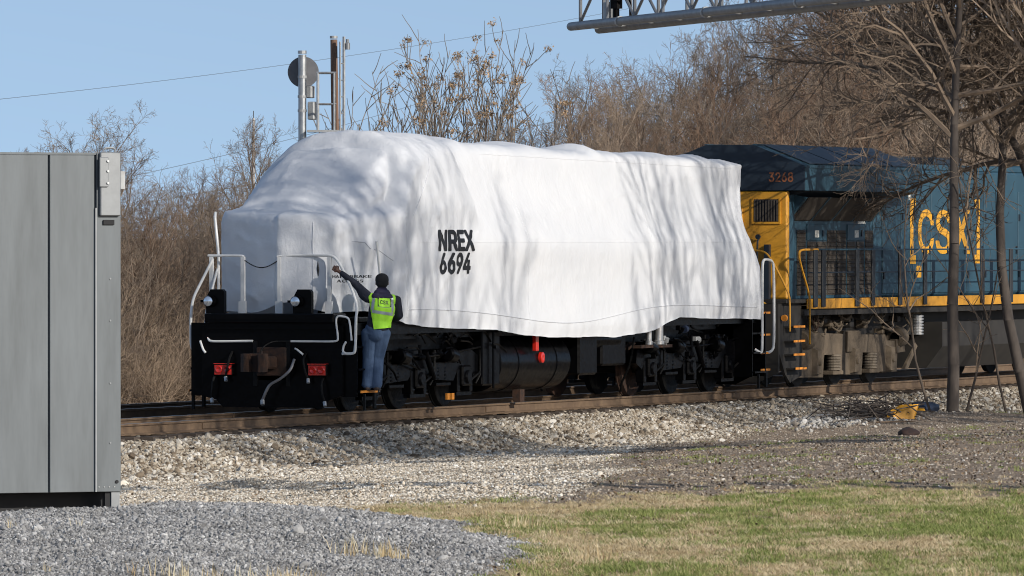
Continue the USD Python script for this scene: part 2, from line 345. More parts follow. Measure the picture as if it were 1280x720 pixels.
gx = axis(-66, 48, .22, 4000); gy = axis(-36, 9, .14, 4000)
GX, GY = np.meshgrid(gx, gy, indexing='ij'); GZ = gz(GX, GY)
nx, ny = GX.shape; idx = np.arange(nx * ny).reshape(nx, ny)
fq = np.stack([idx[:-1, :-1], idx[1:, :-1], idx[1:, 1:], idx[:-1, 1:]], -1).reshape(-1, 4)
gm = UsdGeom.Mesh.Define(stage, '/World/ground')
gm.CreatePointsAttr(Vt.Vec3fArray.FromNumpy(np.stack([GX, GY, GZ], -1).reshape(-1, 3).astype(np.float32)))
gm.CreateFaceVertexCountsAttr(Vt.IntArray.FromNumpy(np.full(len(fq), 4, np.int32)))
gm.CreateFaceVertexIndicesAttr(Vt.IntArray.FromNumpy(fq.astype(np.int32).ravel()))
gm.CreateSubdivisionSchemeAttr('none')
cv = np.stack(covers(GX, GY), -1).reshape(-1, 3).astype(np.float32)
UsdGeom.PrimvarsAPI(gm).CreatePrimvar('cover', Sdf.ValueTypeNames.Color3fArray, 'vertex').Set(Vt.Vec3fArray.FromNumpy(cv))
UsdShade.MaterialBindingAPI.Apply(gm.GetPrim()).Bind(M['ground'])
data(gm.GetPrim(), kind='structure', label='gravel and grass ground beside the railway')

# ------------------------------------------------------------------ loose stone and grass (uncountable: point instancers)
def stone(seed, sub=1):
    r = np.random.default_rng(seed); m = trimesh.creation.icosphere(sub, 1.0) if sub else trimesh.creation.icosahedron()
    v = m.vertices / np.linalg.norm(m.vertices, axis=1, keepdims=True)
    for _ in range(5):                                   # chop flat facets off
        d = r.normal(size=3); d /= np.linalg.norm(d); h = r.uniform(.45, .8); s = v @ d; v = v - np.maximum(s - h, 0)[:, None] * d
    m.vertices = v * r.uniform(.65, 1.15, 3); return m
def instancer(name, label, protos, pos, scl, material, kind='stuff', upright=False):
    pi = UsdGeom.PointInstancer.Define(stage, '/World/' + name)
    paths = []
    for i, (nm, m) in enumerate(protos):
        p = usdkit.mesh(stage, numbered(f'/World/{name}/{nm}'), m, material if not isinstance(material, list) else material[i]); paths.append(p.GetPath())
    n = len(pos); r = np.random.default_rng(len(name) + n)
    pi.CreatePrototypesRel().SetTargets(paths)
    pi.CreateProtoIndicesAttr(Vt.IntArray.FromNumpy(r.integers(0, len(protos), n).astype(np.int32)))
    pi.CreatePositionsAttr(Vt.Vec3fArray.FromNumpy(np.asarray(pos, np.float32)))
    pi.CreateScalesAttr(Vt.Vec3fArray.FromNumpy(np.asarray(scl, np.float32)))
    if upright:
        a_ = r.uniform(0, 2 * np.pi, n); qv = np.stack([np.cos(a_ / 2), 0 * a_, 0 * a_, np.sin(a_ / 2)], -1)
    else:
        qv = r.normal(size=(n, 4)); qv /= np.linalg.norm(qv, axis=1, keepdims=True)
    pi.CreateOrientationsAttr(Vt.QuathArray([Gf.Quath(float(a_), float(b_), float(c_), float(d_)) for a_, b_, c_, d_ in qv]))
    data(pi.GetPrim(), label=label, kind=kind)
    return pi
def scatter(n, vz0, vz1, pad=1.25, power=1.0):
    """Random ground points over the land the view can take in, with a margin on both sides."""
    u = rng.uniform(size=n) ** power; vz = vz0 + (vz1 - vz0) * u; half = 640 / 8823 * vz * pad + .3
    vx = rng.uniform(-1, 1, n) * half
    return world_xy(vx, vz)
STONES = [('stone', stone(s)) for s in range(6)]
X, Y = scatter(980000, 58, 165, power=.85); q = -Y; so, gr, gy_ = covers(X, Y)
keep = (q > .95) & (q < 26) & (rng.uniform(size=len(X)) < np.clip(1.1 - .80 * so - 1.3 * gr - 1.2 * gy_, .0, 1))
keep &= rng.uniform(size=len(X)) < np.where(q < 5, 1, .55 + .45 * (n2(X, Y, .5, 9) > 0))
X, Y, q = X[keep], Y[keep], q[keep]
s = np.exp(rng.normal(math.log(.0215), .36, len(X))) * np.where(q < 4.5, 1.2, np.interp(q, [4.5, 7, 16], [.95, .62, .62]))
P = np.stack([X, Y, gz(X, Y) + s * np.interp(q, [4, 6], [.25, -.12])], -1)
nb = q + rng.normal(0, .8, len(q)) < 4.6
dirt = covers(X, Y)[0] + rng.normal(0, .12, len(X)) > .35
for nm, lb, sel, mt in (('dirt_stones', 'stained small stones lying on the brown dirt at the right', ~nb & dirt, M['dirtstone']), ('ballast_stones', 'loose tan limestone ballast sloping down from the nearer rail', nb, M['limestone']), ('gravel_stones', 'pale limestone gravel of the lot between track and grass', ~nb & ~dirt, M['palegravel'])):
    instancer(nm, lb, STONES, P[sel], (np.repeat(s[:, None], 3, 1) * rng.uniform(.7, 1.25, (len(s), 3)))[sel], mt)
# between and just outside the rails
n_ = 26000; X = rng.uniform(-14, 46, n_); Y = rng.uniform(-1.1, 6, n_); s = np.exp(rng.normal(math.log(.032), .25, n_))
instancer('track_bed_stones', 'ballast stones lying between the rails of both tracks', STONES, np.stack([X, Y, gz(X, Y) + s * .3], -1), np.repeat(s[:, None], 3, 1), M['limestone'])
X, Y = scatter(460000, 48, 76); m_ = mound(X, Y); so, gr, gy_ = covers(X, Y)
keep = rng.uniform(size=len(X)) < gy_ * 1.05
X, Y = X[keep], Y[keep]; s = np.exp(rng.normal(math.log(.0095), .38, len(X)))
instancer('grey_gravel', 'mound of loose grey crushed stone in the foreground', STONES, np.stack([X, Y, gz(X, Y) + s * .3], -1), np.repeat(s[:, None], 3, 1) * rng.uniform(.7, 1.3, (len(s), 3)), M['greystone'])
n_ = 1100; X = rng.normal(12.3, .7, n_); Y = rng.normal(-5.7, .45, n_); s = np.exp(rng.normal(math.log(.036), .3, n_))
instancer('tipped_white_stone', 'small heap of tipped white stone below the leaning tree', STONES, np.stack([X, Y, gz(X, Y) + s * .4], -1), np.repeat(s[:, None], 3, 1), M['whitestone'])

def tuft(seed, n, h, lean, w):
    r = np.random.default_rng(seed); V = []; F = []
    for i in range(n):
        a_ = r.uniform(0, 2 * np.pi); b0 = np.array([r.normal(0, .05), r.normal(0, .05), 0]); hh = h * r.uniform(.5, 1.15); ln = hh * lean * r.uniform(.2, 1.3)
        d = np.array([math.cos(a_), math.sin(a_), 0]); sd = np.array([-d[1], d[0], 0]) * w
        mid = b0 + d * ln * .4 + [0, 0, hh * .6]; tip = b0 + d * ln + [0, 0, hh]
        k = len(V); V += [b0 - sd, b0 + sd, mid - sd * .8, mid + sd * .8, tip]; F += [(k, k + 1, k + 3), (k, k + 3, k + 2), (k + 2, k + 3, k + 4)]
    return trimesh.Trimesh(np.array(V), np.array(F), process=False)
X, Y = scatter(120000, 50, 104); so, gr, gy_ = covers(X, Y)
vx, vz = view_xy(X, Y); green = n2(vx * .95, vz * .24, 1.0, 21) + .5 * n2(vx * 2.6, vz * .8, 1.0, 22) + .030 * (vx - 1.6)
keep = rng.uniform(size=len(X)) < np.clip(gr * (.55 + .55 * (n2(view_xy(X, Y)[0] * 2, view_xy(X, Y)[1] * .5, 1.0, 27) > -.05)) - 1.0 * gy_ + .012 * so, 0, 1)
X, Y, green = X[keep], Y[keep], green[keep]
isg = green + rng.normal(0, .13, len(X)) > .03
dead = [('dry_tuft', tuft(40 + i, 18, .024 + .010 * (i % 3), 2.4, .003)) for i in range(5)]
live = [('green_tuft', tuft(60 + i, 18, .028 + .01 * (i % 3), 1.5, .0032)) for i in range(4)]
for nm, lb, pr, sel, mt in (('dry_grass', 'short straw coloured dead grass across the foreground', dead, ~isg, M['deadgrass']), ('green_grass', 'patches of short green grass in the right foreground', live, isg, M['greengrass'])):
    k = sel.sum(); s = rng.uniform(.7, 1.35, k)
    instancer(nm, lb, pr, np.stack([X[sel], Y[sel], gz(X[sel], Y[sel]) - .004], -1), np.repeat(s[:, None], 3, 1), mt, upright=True)
# taller dry stems at the mound's foot and along the edge of the gravel
X, Y = scatter(16000, 51, 72); so, gr, gy_ = covers(X, Y); vx, vz = view_xy(X, Y)
keep = ((n2(vx * 1.6, vz * .6, 1.0, 33) > .22) & (gr > .3) & (vz < 66) & (gy_ < .2) & (vx < 1.2)) | ((vz < 51.4) & (n2(X, Y, .9, 34) > .12)) | ((n2(X, Y, .8, 35) > .33) & (gy_ > .4))
X, Y = X[keep], Y[keep]; k = len(X); s = rng.uniform(.6, 1.3, k)
instancer('tall_dry_stems', 'taller dry grass stems around the grey stone mound', [('stem_tuft', tuft(80 + i, 9, .15, .6, .003)) for i in range(4)], np.stack([X, Y, gz(X, Y) - .005], -1), np.repeat(s[:, None], 3, 1), M['deadgrass'], upright=True)
# weeds on the dark soil and leaf litter
n_ = 2600; X, Y = scatter(n_ * 6, 80, 140); so, gr, gy_ = covers(X, Y); keep = (so > .4) & (-Y > 4) & (n2(X, Y, .6, 41) > .2); X, Y = X[keep], Y[keep]; s = rng.uniform(.5, 1.2, len(X))
instancer('sparse_weeds', 'thin green weeds on the dark soil beside the track', live, np.stack([X, Y, gz(X, Y)], -1), np.repeat(s[:, None], 3, 1), M['greengrass'], upright=True)

X, Y = scatter(26000, 52, 120); so, gr, gy_ = covers(X, Y)
keep = (rng.uniform(size=len(X)) < .05 + .30 * so * (1 - gr) + .12 * gr) & (-Y > 5) & (gy_ < .3); X, Y = X[keep], Y[keep]
leaf = trimesh.Trimesh([(-1, 0, 0), (0, -.6, .25), (1, 0, .1), (0, .6, .3)], [(0, 1, 2), (0, 2, 3)], process=False); s = rng.uniform(.012, .032, len(X))
instancer('leaf_litter', 'fallen brown leaves and bark scraps on the dirt and grass', [('leaf', leaf)], np.stack([X, Y, gz(X, Y) + .012], -1), np.repeat(s[:, None], 3, 1), stone_mat('leaf_litter', [(0, (.04, .028, .02)), (.5, (.13, .085, .05)), (1, (.28, .19, .11))]))

# ------------------------------------------------------------------ railway tracks
def rail_mesh(y, x0, x1):
    prof = Polygon([(-.037, 0), (.037, 0), (.037, -.03), (.01, -.045), (.009, -.145), (.07, -.165), (.07, -.18), (-.07, -.18), (-.07, -.165), (-.009, -.145), (-.01, -.045), (-.037, -.03)])
    m = plate_yz(prof, x0, x1); m.apply_translation((0, y, 0)); return m
for yc, lb in ((0.0, 'nearer railway track of rust brown rails carrying both locomotives'), (4.27, 'second railway track behind the locomotives')):
    tr = thing('railway_track', lb, 'railway track', (0, yc, 0), kind='structure')
    for sgn in (-1, 1):
        obj('rail', rail_mesh(yc + sgn * .755, -60, 130), M['steelrail'], tr)
        hd = bx(-60, 130, yc + sgn * .755 - .03, yc + sgn * .755 + .03, -.001, .002); obj('rail_head', hd, M['railhead'], tr)
    for k, x in enumerate(np.arange(-14, 47, .55 if yc == 0 else 1.1 * .5)):
        dz = rng.uniform(-.02, .01); t_ = bx(x - .11, x + .11, yc - 1.28 + rng.uniform(-.05, .05), yc + 1.28, -.36 + dz, -.184 + min(dz, 0))
        obj('tie', t_, M['tie'], tr)
        if -8 < x < 40:
            for sgn in (-1, 1): obj('tie_plate', bx(x - .09, x + .09, yc + sgn * .755 - .17, yc + sgn * .755 + .17, -.1835, -.172), M['steelrail'], tr)
    for x in (-3.5, 8.4, 20.3, 32.2):
        for sgn in (-1, 1): obj('joint_bar', bx(x - .45, x + .45, yc + sgn * .755 - .03, yc + sgn * .755 + .03, -.14, -.05), M['steelrail'], tr)

# ------------------------------------------------------------------ the wrapped locomotive
loco = thing('locomotive', 'black six axle locomotive hidden under white shrink wrap', 'locomotive', (10.4, 0, 0))
def add(name, mesh, m_, parent=loco, **k): return obj(name, mesh, M[m_] if isinstance(m_, str) else m_, parent, **k)
Wd = 1.5
add('underframe', cat_([bx(.95, 19.9, -.8, .8, 1.0, 1.45), bx(.9, 20.0, -1.38, -1.28, 1.3, 1.5), bx(.9, 20.0, 1.28, 1.38, 1.3, 1.5), bx(2.2, 18.6, -1.1, 1.1, 1.2, 1.5)]), 'black')
add('deck', bx(.9, 20.1, -1.40, 1.40, 1.505, 1.60, .02), 'black')
add('hood_body', bx(4.2, 18.6, -.8, .8, 1.605, 3.8), 'black')
# front end: buffer beam, platform lip, pilot plate
pil = Polygon([(-1.28, 1.46), (1.28, 1.46), (1.28, .42), (1.42, .40), (1.36, .30), (1.02, .22), (.9, .1), (-.9, .1), (-1.02, .22), (-1.28, .30)]).difference(sbox(-.3, .55, .3, 1.08))
add('pilot_plate', plate_yz(pil, .50, .56), 'black')
add('anti_climber', cat_([bx(.36, .9, -1.18, 1.18, 1.50, 1.66, .02), bx(.44, .9, -1.18, 1.18, 1.40, 1.497), bx(.34, .36, -1.1, 1.1, 1.56, 1.6)]), 'black')
add('platform_end', bx(.56, .98, -1.28, 1.28, 1.30, 1.398), 'black')
# coupler
cp = add('coupler', cat_([bx(-.02, .56, -.11, .11, .74, .95, .03), bx(.46, .55, -.27, .27, .62, 1.10, .02)]), 'rust')
kn = Polygon([(0, -.14), (0, .14), (-.16, .20), (-.34, .19), (-.38, .12), (-.30, .07), (-.18, .05), (-.16, -.06), (-.26, -.08), (-.36, -.14), (-.34, -.22), (-.16, -.22)])
km = trimesh.creation.extrude_polygon(kn, .30, engine='earcut'); km.apply_translation((0, 0, .70)); obj('knuckle', km, M['rust'], cp)
obj('knuckle_pin', cyl((-.27, -.15, .98), (-.27, -.15, 1.05), .03, 10), M['rust'], cp)
obj('uncoupling_link', tube(curve([(-.05, -.02, 1.0), (.1, -.03, 1.12), (.3, -.1, 1.2), (.42, -.38, 1.2)]), .012, 6), M['blackdull'], cp)
for y_ in (-.34, .26): add('coupler_guide', bx(.485, .55, y_, y_ + .08, .45, 1.2), 'blackdull')
# hoses
def hose(pts, r=.028, m_='hose', name='air_hose'):
    h = add(name, tube(curve(pts), r, 8), m_)
    obj('hose_end', cyl(pts[-1], np.array(pts[-1]) + [-.03, -.02, -.07], r * 1.5, 8), M['galv'], h); return h
hose([(.47, -.42, .9), (.36, -.4, .72), (.30, -.25, .58), (.26, -.06, .48), (.26, .02, .33), (.27, .07, .22)], .024)
for y, z0, y2 in ((-.62, 1.0, -.7), (.72, 1.02, .8), (-.95, .62, -1.0), (1.02, .66, 1.05)):
    hose([(.49, y, z0), (.38, y, z0 - .1), (.36, (y + y2) / 2, z0 - .3), (.40, y2, z0 - .42)], .02, 'blackdull', 'brake_hose')
add('angle_cock', cat_([tube(curve([(.46, -.44, 1.08), (.42, -.50, 1.06), (.42, -.6, .98)]), .016, 6)]), 'white')
# red marker lamps
for y in (.85, -.86):
    ml = add('marker_lamp', bx(.40, .50, y - .17, y + .17, .62, .83, .01), 'black')
    for dy in (-.075, .075):
        obj('lens', lathe([(0, .001), (-.012, .05), (0.004, .07), (.05, .072)], (.395, y + dy, .725), (1, 0, 0), 18), M['red'], ml, smooth=40)
    obj('lamp_cap', bx(.385, .5, y - .165, y + .165, .815, .83), M['red'], ml)
    obj('lens_surround', bx(.398, .402, y - .155, y + .155, .64, .80), M['red'], ml)
# ditch lights on their angled brackets
for y in (1.12, -.47):
    br = Polygon([(y - .19, 1.66), (y + .14, 1.66), (y + .14, 1.92), (y + .06, 2.06), (y - .15, 2.06), (y - .19, 2.02)])
    dl = add('ditch_light', plate_yz(br, .62, .72), 'black')
    obj('light_shell', lathe([(0, .085), (.04, .095), (.16, .10), (.2, .07)], (.49, y + .05, 1.86), (1, 0, 0), 20), M['black'], dl, smooth=40)
    obj('lens', lathe([(0, .002), (.004, .05), (.02, .082), (.05, .083)], (.476, y + .05, 1.86), (1, 0, 0), 20), M['lens'], dl, smooth=40)
    obj('latch', bx(.5, .6, y + .13, y + .19, 1.84, 1.88), M['black'], dl)
# white handrails
RR = .021
def rail_tube(name, pts, r=RR, m_='white', rounds=True): return add(name, tube(curve(pts) if rounds else np.array(pts, float), r, 8), m_)
for y in (1.30, .72, .05, -.86):
    pst = add('handrail_post', bx(.9, .955, y - .032, y + .032, 1.66, 2.60), 'white'); obj('post_foot', bx(.87, .9, y - .075, y + .06, 1.5, 1.86), M['white'], pst)
rail_tube('front_handrail', [(.92, 1.36, 2.62), (.92, .74, 2.62), (.92, .70, 2.60)])
rail_tube('front_handrail', [(.92, .09, 2.60), (.92, .02, 2.62), (.92, -.80, 2.63), (.92, -.98, 2.60), (.80, -1.30, 2.12), (.62, -1.50, 1.78), (.46, -1.54, 1.58), (.44, -1.54, 1.10), (.44, -1.52, 1.0), (.44, -1.30, 1.0)], .024)
rail_tube('front_handrail', [(.92, 1.28, 2.55), (.8, 1.42, 2.2), (.7, 1.54, 1.9), (.66, 1.56, 1.6), (.66, 1.56, 1.12), (.66, 1.5, 1.0), (.66, 1.3, 1.0)], .024)
rail_tube('front_handrail', [(.95, 1.2, 2.4), (.72, 1.30, 1.7), (.58, 1.26, 1.45), (.50, 1.16, 1.2), (.48, 1.05, 1.19), (.48, .34, 1.2)], .02)
rail_tube('long_corner_pole', [(.98, 1.20, 1.6), (1.04, 1.22, 2.6), (1.2, 1.36, 3.26), (1.3, 1.40, 3.34)], .024, rounds=False)
rail_tube('step_handrail', [(1.18, -1.60, 2.86), (1.34, -1.60, 2.25), (1.58, -1.58, 1.6), (1.62, -1.57, 1.15), (1.60, -1.55, 1.02), (1.50, -1.40, 1.01)], .022)
rail_tube('step_handrail', [(1.6, 1.58, 2.4), (1.62, 1.58, 1.15), (1.60, 1.55, 1.02), (1.50, 1.4, 1.01)], .022)
rail_tube('grab_iron', [(.47, 1.30, 1.2), (.46, 1.24, 1.05), (.47, 1.2, 1.0)], .02)
# coupler lifting lever: long rod with a bent handle at the near corner
rail_tube('lifting_lever', [(.42, -.38, 1.2), (.42, -.8, 1.2), (.42, -1.2, 1.2), (.42, -1.24, 1.24), (.42, -1.19, 1.57), (.42, -1.24, 1.63), (.42, -1.42, 1.60), (.42, -1.45, 1.5), (.42, -1.48, 1.22)], .017)
rail_tube('lever_hook', [(.42, -1.38, 1.2), (.42, -1.33, 1.12), (.42, -1.32, 1.03), (.42, -1.38, 1.0)], .019)
add('safety_chain', tube([(.92, .70 - .64 * t, 2.55 - .13 * math.sin(math.pi * t)) for t in np.linspace(0, 1, 12)], .009, 5), 'blackdull')
# corner steps
def steps(x0, x1, sgn, orange=True):
    y0, y1 = sgn * 1.12, sgn * 1.56
    st = add('corner_steps', cat_([bx(x0 - .03, x0 - .005, y0, y1 - sgn * .05, .28, 1.5), bx(x1 + .005, x1 + .03, y0, y1 - sgn * .05, .28, 1.5), bx(x0, x1, y0, y0 + sgn * .02, .3, 1.5)]), 'black')
    for i, z in enumerate((.38, .75, 1.12)):
        obj('tread', bx(x0, x1, y0 + sgn * .02, y1 - sgn * .03 * i, z - .03, z), M['black'], st)
        if orange and i == 0: obj('tread_edge', bx(x0, x1, y1, y1 + sgn * .012, z - .035, z + .006), M['orange'], st)
    obj('step_hanger', cat_([bx(x0 + .1, x0 + .14, y1 - .04, y1, .05, .33), bx(x1 - .2, x1 - .12, y1 - .04, y1, .08, .345)]), M['blackdull'], st)
steps(.60, 1.30, -1); steps(.60, 1.30, 1); steps(19.5, 20.2, -1, False); steps(19.5, 20.2, 1, False)
# rear end
add('rear_plate', plate_yz(Polygon([(-1.28, 1.46), (1.28, 1.46), (1.28, .3), (.9, .12), (-.9, .12), (-1.28, .3)]), 20.2, 20.26), 'black')
rail_tube('rear_handrail', [(19.86, -1.42, .80), (19.90, -1.54, .72), (19.92, -1.55, .85), (19.92, -1.55, 2.42), (20.0, -1.55, 2.52), (20.42, -1.55, 2.50), (20.56, -1.55, 2.40), (20.58, -1.55, .86), (20.5, -1.52, .74), (20.28, -1.42, .72)], .026)
rail_tube('rear_handrail', [(20.25, -1.25, 1.6), (20.25, -1.25, 2.45)], .04, rounds=False)
add('rear_coupler', cat_([bx(20.26, 20.75, -.14, .14, .74, .96, .03), bx(20.6, 20.85, -.22, .2, .68, 1.0, .04)]), 'rust')

# trucks: thing > truck > wheels, journal boxes, springs
def wheel_mesh(x, sgn, r=.51):
    y = sgn * .72
    return lathe([(0, .09), (.02, .12), (.05, .14), (.055, .36), (.03, .40), (.02, r - .03), (.03, r), (.12, r + .004), (.125, r + .028), (.15, r + .026), (.155, r - .06), (.12, .38), (.12, .1)], (x, sgn * .82, .515), (0, -sgn, 0), 40)
def black_truck(axles, flip):
    xc = np.mean(axles); x0, x1 = axles[0] - .62, axles[-1] + .62
    side = Polygon([(x0 - .1, .62), (x0 - .05, .86), (x0 + .3, .98), (axles[0] + .55, .92), (axles[0] + .9, .78), (xc - .55, .78), (xc - .3, .94), (xc + .3, .94), (xc + .55, .78), (axles[-1] - .9, .78), (axles[-1] - .55, .92), (x1 - .3, .98), (x1 + .05, .86), (x1 + .1, .62),
                    (x1 - .2, .5), (axles[-1] + .32, .62), (axles[-1] - .34, .62), (axles[-1] - .5, .46), (xc + .45, .5), (xc + .3, .62), (xc - .3, .62), (xc - .45, .5), (axles[0] + .5, .46), (axles[0] + .34, .62), (axles[0] - .32, .62), (x0 + .2, .5)])
    t_ = add('truck', cat_([plate_xz(side, -1.16, -1.0), plate_xz(side, 1.0, 1.16), bx(xc - .3, xc + .3, -1.1, 1.1, .7, 1.0), bx(x0, x0 + .2, -1.0, 1.0, .6, .8), bx(x1 - .2, x1, -1.0, 1.0, .6, .8)]), 'black')
    for x in axles:
        obj('axle', cyl((x, -1.02, .515), (x, 1.02, .515), .09, 12), M['blackdull'], t_)
        for sgn in (-1, 1):
            w = obj('wheel', wheel_mesh(x, sgn), M['rust' if x == axles[0] and flip else 'blackdull'], t_, smooth=35)
            s2 = sgn
            obj('journal_box', cat_([bx(x - .2, x + .2, s2 * 1.0, s2 * 1.22, .36, .72, .03), lathe([(0, .001), (0, .1), (.03, .12), (.06, .12)], (x, s2 * 1.26, .515), (0, -s2, 0), 16)]), M['black'], t_)
            obj('pedestal', cat_([bx(x - .34, x - .22, s2 * 1.0, s2 * 1.17, .26, .66, .01), bx(x + .22, x + .34, s2 * 1.0, s2 * 1.17, .26, .66, .01), bx(x - .34, x + .34, s2 * 1.03, s2 * 1.15, .2, .258)]), M['black'], t_)
    for sgn in (-1, 1):
        for x in ((axles[0] + axles[1]) / 2, (axles[1] + axles[2]) / 2):
            sp = []
            for dx in (-.15, .15):
                h = [(x + dx + .08 * math.cos(a_), sgn * 1.08 + .08 * math.sin(a_), .46 + .30 * a_ / 31.4) for a_ in np.linspace(0, 31.4, 50)]
                sp.append(tube(h, .019, 5))
            obj('coil_spring', cat_(sp), M['black'], t_)
            obj('spring_seat', bx(x - .32, x + .32, sgn * .98, sgn * 1.2, .38, .44, .01), M['black'], t_)
        for x in (axles[0] - .1, axles[1] - .75, axles[2] - .7):
            obj('brake_cylinder', cat_([lathe([(0, .0), (.01, .1), (.05, .13), (.3, .13), (.34, .1), (.36, .03), (.55, .025)], (x - .3, sgn * 1.24, .93), (1, 0, -.12), 16)]), M['black'], t_, smooth=35)
        # brake rods, hangers, pipes
        for k in range(3):
            x = axles[k]
            obj('brake_hanger', cat_([tube([(x + .62, sgn * 1.2, 1.0), (x + .6, sgn * 1.2, .55), (x + .52, sgn * 1.15, .4)], .022, 6), tube([(x + .6, sgn * 1.21, .6), (x + .1, sgn * 1.24, .46)], .018, 6), bx(x + .5, x + .62, sgn * .7, sgn * .95, .32, .62)]), M['blackdull'], t_)
        obj('sand_pipe', tube(curve([(x0 - .05, sgn * 1.1, 1.1), (x0 - .1, sgn * 1.05, .6), (x0 - .02, sgn * .82, .22), (x0 + .1, sgn * .78, .1)]), .02, 6), M['blackdull'], t_)
        obj('air_pipe', tube(curve([(x0, sgn * 1.22, 1.04), (xc - .8, sgn * 1.22, 1.02), (xc - .5, sgn * 1.24, .9), (xc + .6, sgn * 1.24, .9), (x1, sgn * 1.22, 1.03)]), .016, 6), M['black'], t_)
        obj('shock_absorber', cat_([cyl((xc + .12, sgn * 1.24, .98), (xc + .5, sgn * 1.24, .52), .05, 10), cyl((xc - .12, sgn * 1.24, 1.1), (xc - .12, sgn * 1.24, .86), .03, 8)]), M['black'], t_)
    return t_
black_truck([1.95, 4.0, 6.05], False)
black_truck([14.98, 17.03, 19.08], True)
# between the trucks: tank, air reservoirs, brackets, pipes
tk = add('fuel_tank', lathe([(0, .0), (0, .3), (.02, .46), (.05, .50), (3.3, .50), (3.36, .46), (3.4, .3), (3.4, .0)], (7.55, -.72, .72), (1, 0, 0), 40), 'black', smooth=35)
add('fuel_tank', bx(7.7, 10.9, -.5, 1.1, .25, 1.1, .12), 'black')
obj('tank_strap', cat_([lathe([(0, .502), (.002, .512), (.06, .512), (.062, .502)], (x, -.72, .72), (1, 0, 0), 40) for x in (8.4, 10.2)]), M['black'], tk)
add('fuel_gauge_cover', bx(8.95, 9.08, -1.33, -1.25, .92, 1.2, .01), 'red')
add('fuel_filler_cap', lathe([(0, .001), (-.01, .07), (.0, .095), (.05, .10), (.06, .06)], (9.42, -1.265, .80), (0, 1, 0), 22), 'red', smooth=40)
add('filler_neck', cyl((9.42, -1.2, .80), (9.42, -1.1, .80), .07, 14), 'blackdull')
add('equipment_box', bx(6.65, 7.45, -1.25, -.5, .35, 1.3, .03), 'black')
add('equipment_box', bx(11.2, 12.1, -1.25, -.4, .45, 1.3, .04), 'black')
add('equipment_box', bx(12.4, 13.6, -1.22, -.4, .6, 1.3, .04), 'black')
add('vertical_pipe', cat_([cyl((7.02, -1.3, .3), (7.02, -1.3, 1.3), .022, 8), cyl((7.02, -1.3, 1.02), (7.02, -1.36, 1.02), .03, 8), cyl((6.5, -1.3, .5), (6.5, -1.3, 1.3), .02, 8)]), 'black')
for y in (-1.05,):
    add('air_reservoir', lathe([(0, 0), (.02, .14), (.08, .2), (1.9, .2), (1.98, .14), (2.0, 0)], (11.4, y, 1.08), (1, 0, 0), 24), 'black', smooth=35)
add('tank_drain', bx(9.0, 9.2, -1.0, -.85, .02, .24), 'rust')
[add('orange_bracket', bx(x_, x_ + .1, -1.24, -1.2, .14, .25), 'orange') for x_ in (5.10, 5.30)]
for x, r_, z1 in ((14.55, .055, 1.42), (15.05, .085, 1.40)):
    sc = add('brake_valve_cylinder', lathe([(0, .001), (.0, r_ * 1.25), (.06, r_ * 1.25), (.07, r_), (.34, r_), (.35, r_ * .8), (.42, r_ * .8)], (x, -1.3, .96), (0, 0, 1), 18), 'silver', smooth=35)
add('cylinder_bracket', bx(14.0, 15.6, -1.36, -1.2, .90, .955), 'rust')
r8 = np.random.default_rng(8)
for k in range(46):     # small glossy fittings and pipework below the sill
    x = r8.choice([r8.uniform(1.6, 7), r8.uniform(14.6, 19.4)]); z = r8.uniform(.75, 1.4); y = -1.2 - r8.uniform(0, .16)
    if r8.uniform() < .5: add('pipe_run', tube(curve([(x, y, z), (x + r8.uniform(.1, .5), y, z + r8.normal(0, .06)), (x + r8.uniform(.5, .8), y, z - r8.uniform(0, .3))]), r8.uniform(.01, .022), 6), 'black')
    else: add('valve_fitting', cat_([lathe([(0, .001), (0, .05), (.08, .05), (.1, .03), (.14, .03)], (x, y - .02, z), (r8.normal(), .5, r8.normal()), 10), bx(x - .06, x + .03, y, y + .1, z - .05, z + .04, .01)]), 'galvdull' if r8.uniform() < .12 else 'black')
add('frosted_blue_valve', cat_([lathe([(0, .01), (0, .07), (.1, .07), (.12, .04), (.18, .04)], (16.2, -1.36, 1.22), (1, 0, .1), 14)]), 'bluetarp', smooth=35)

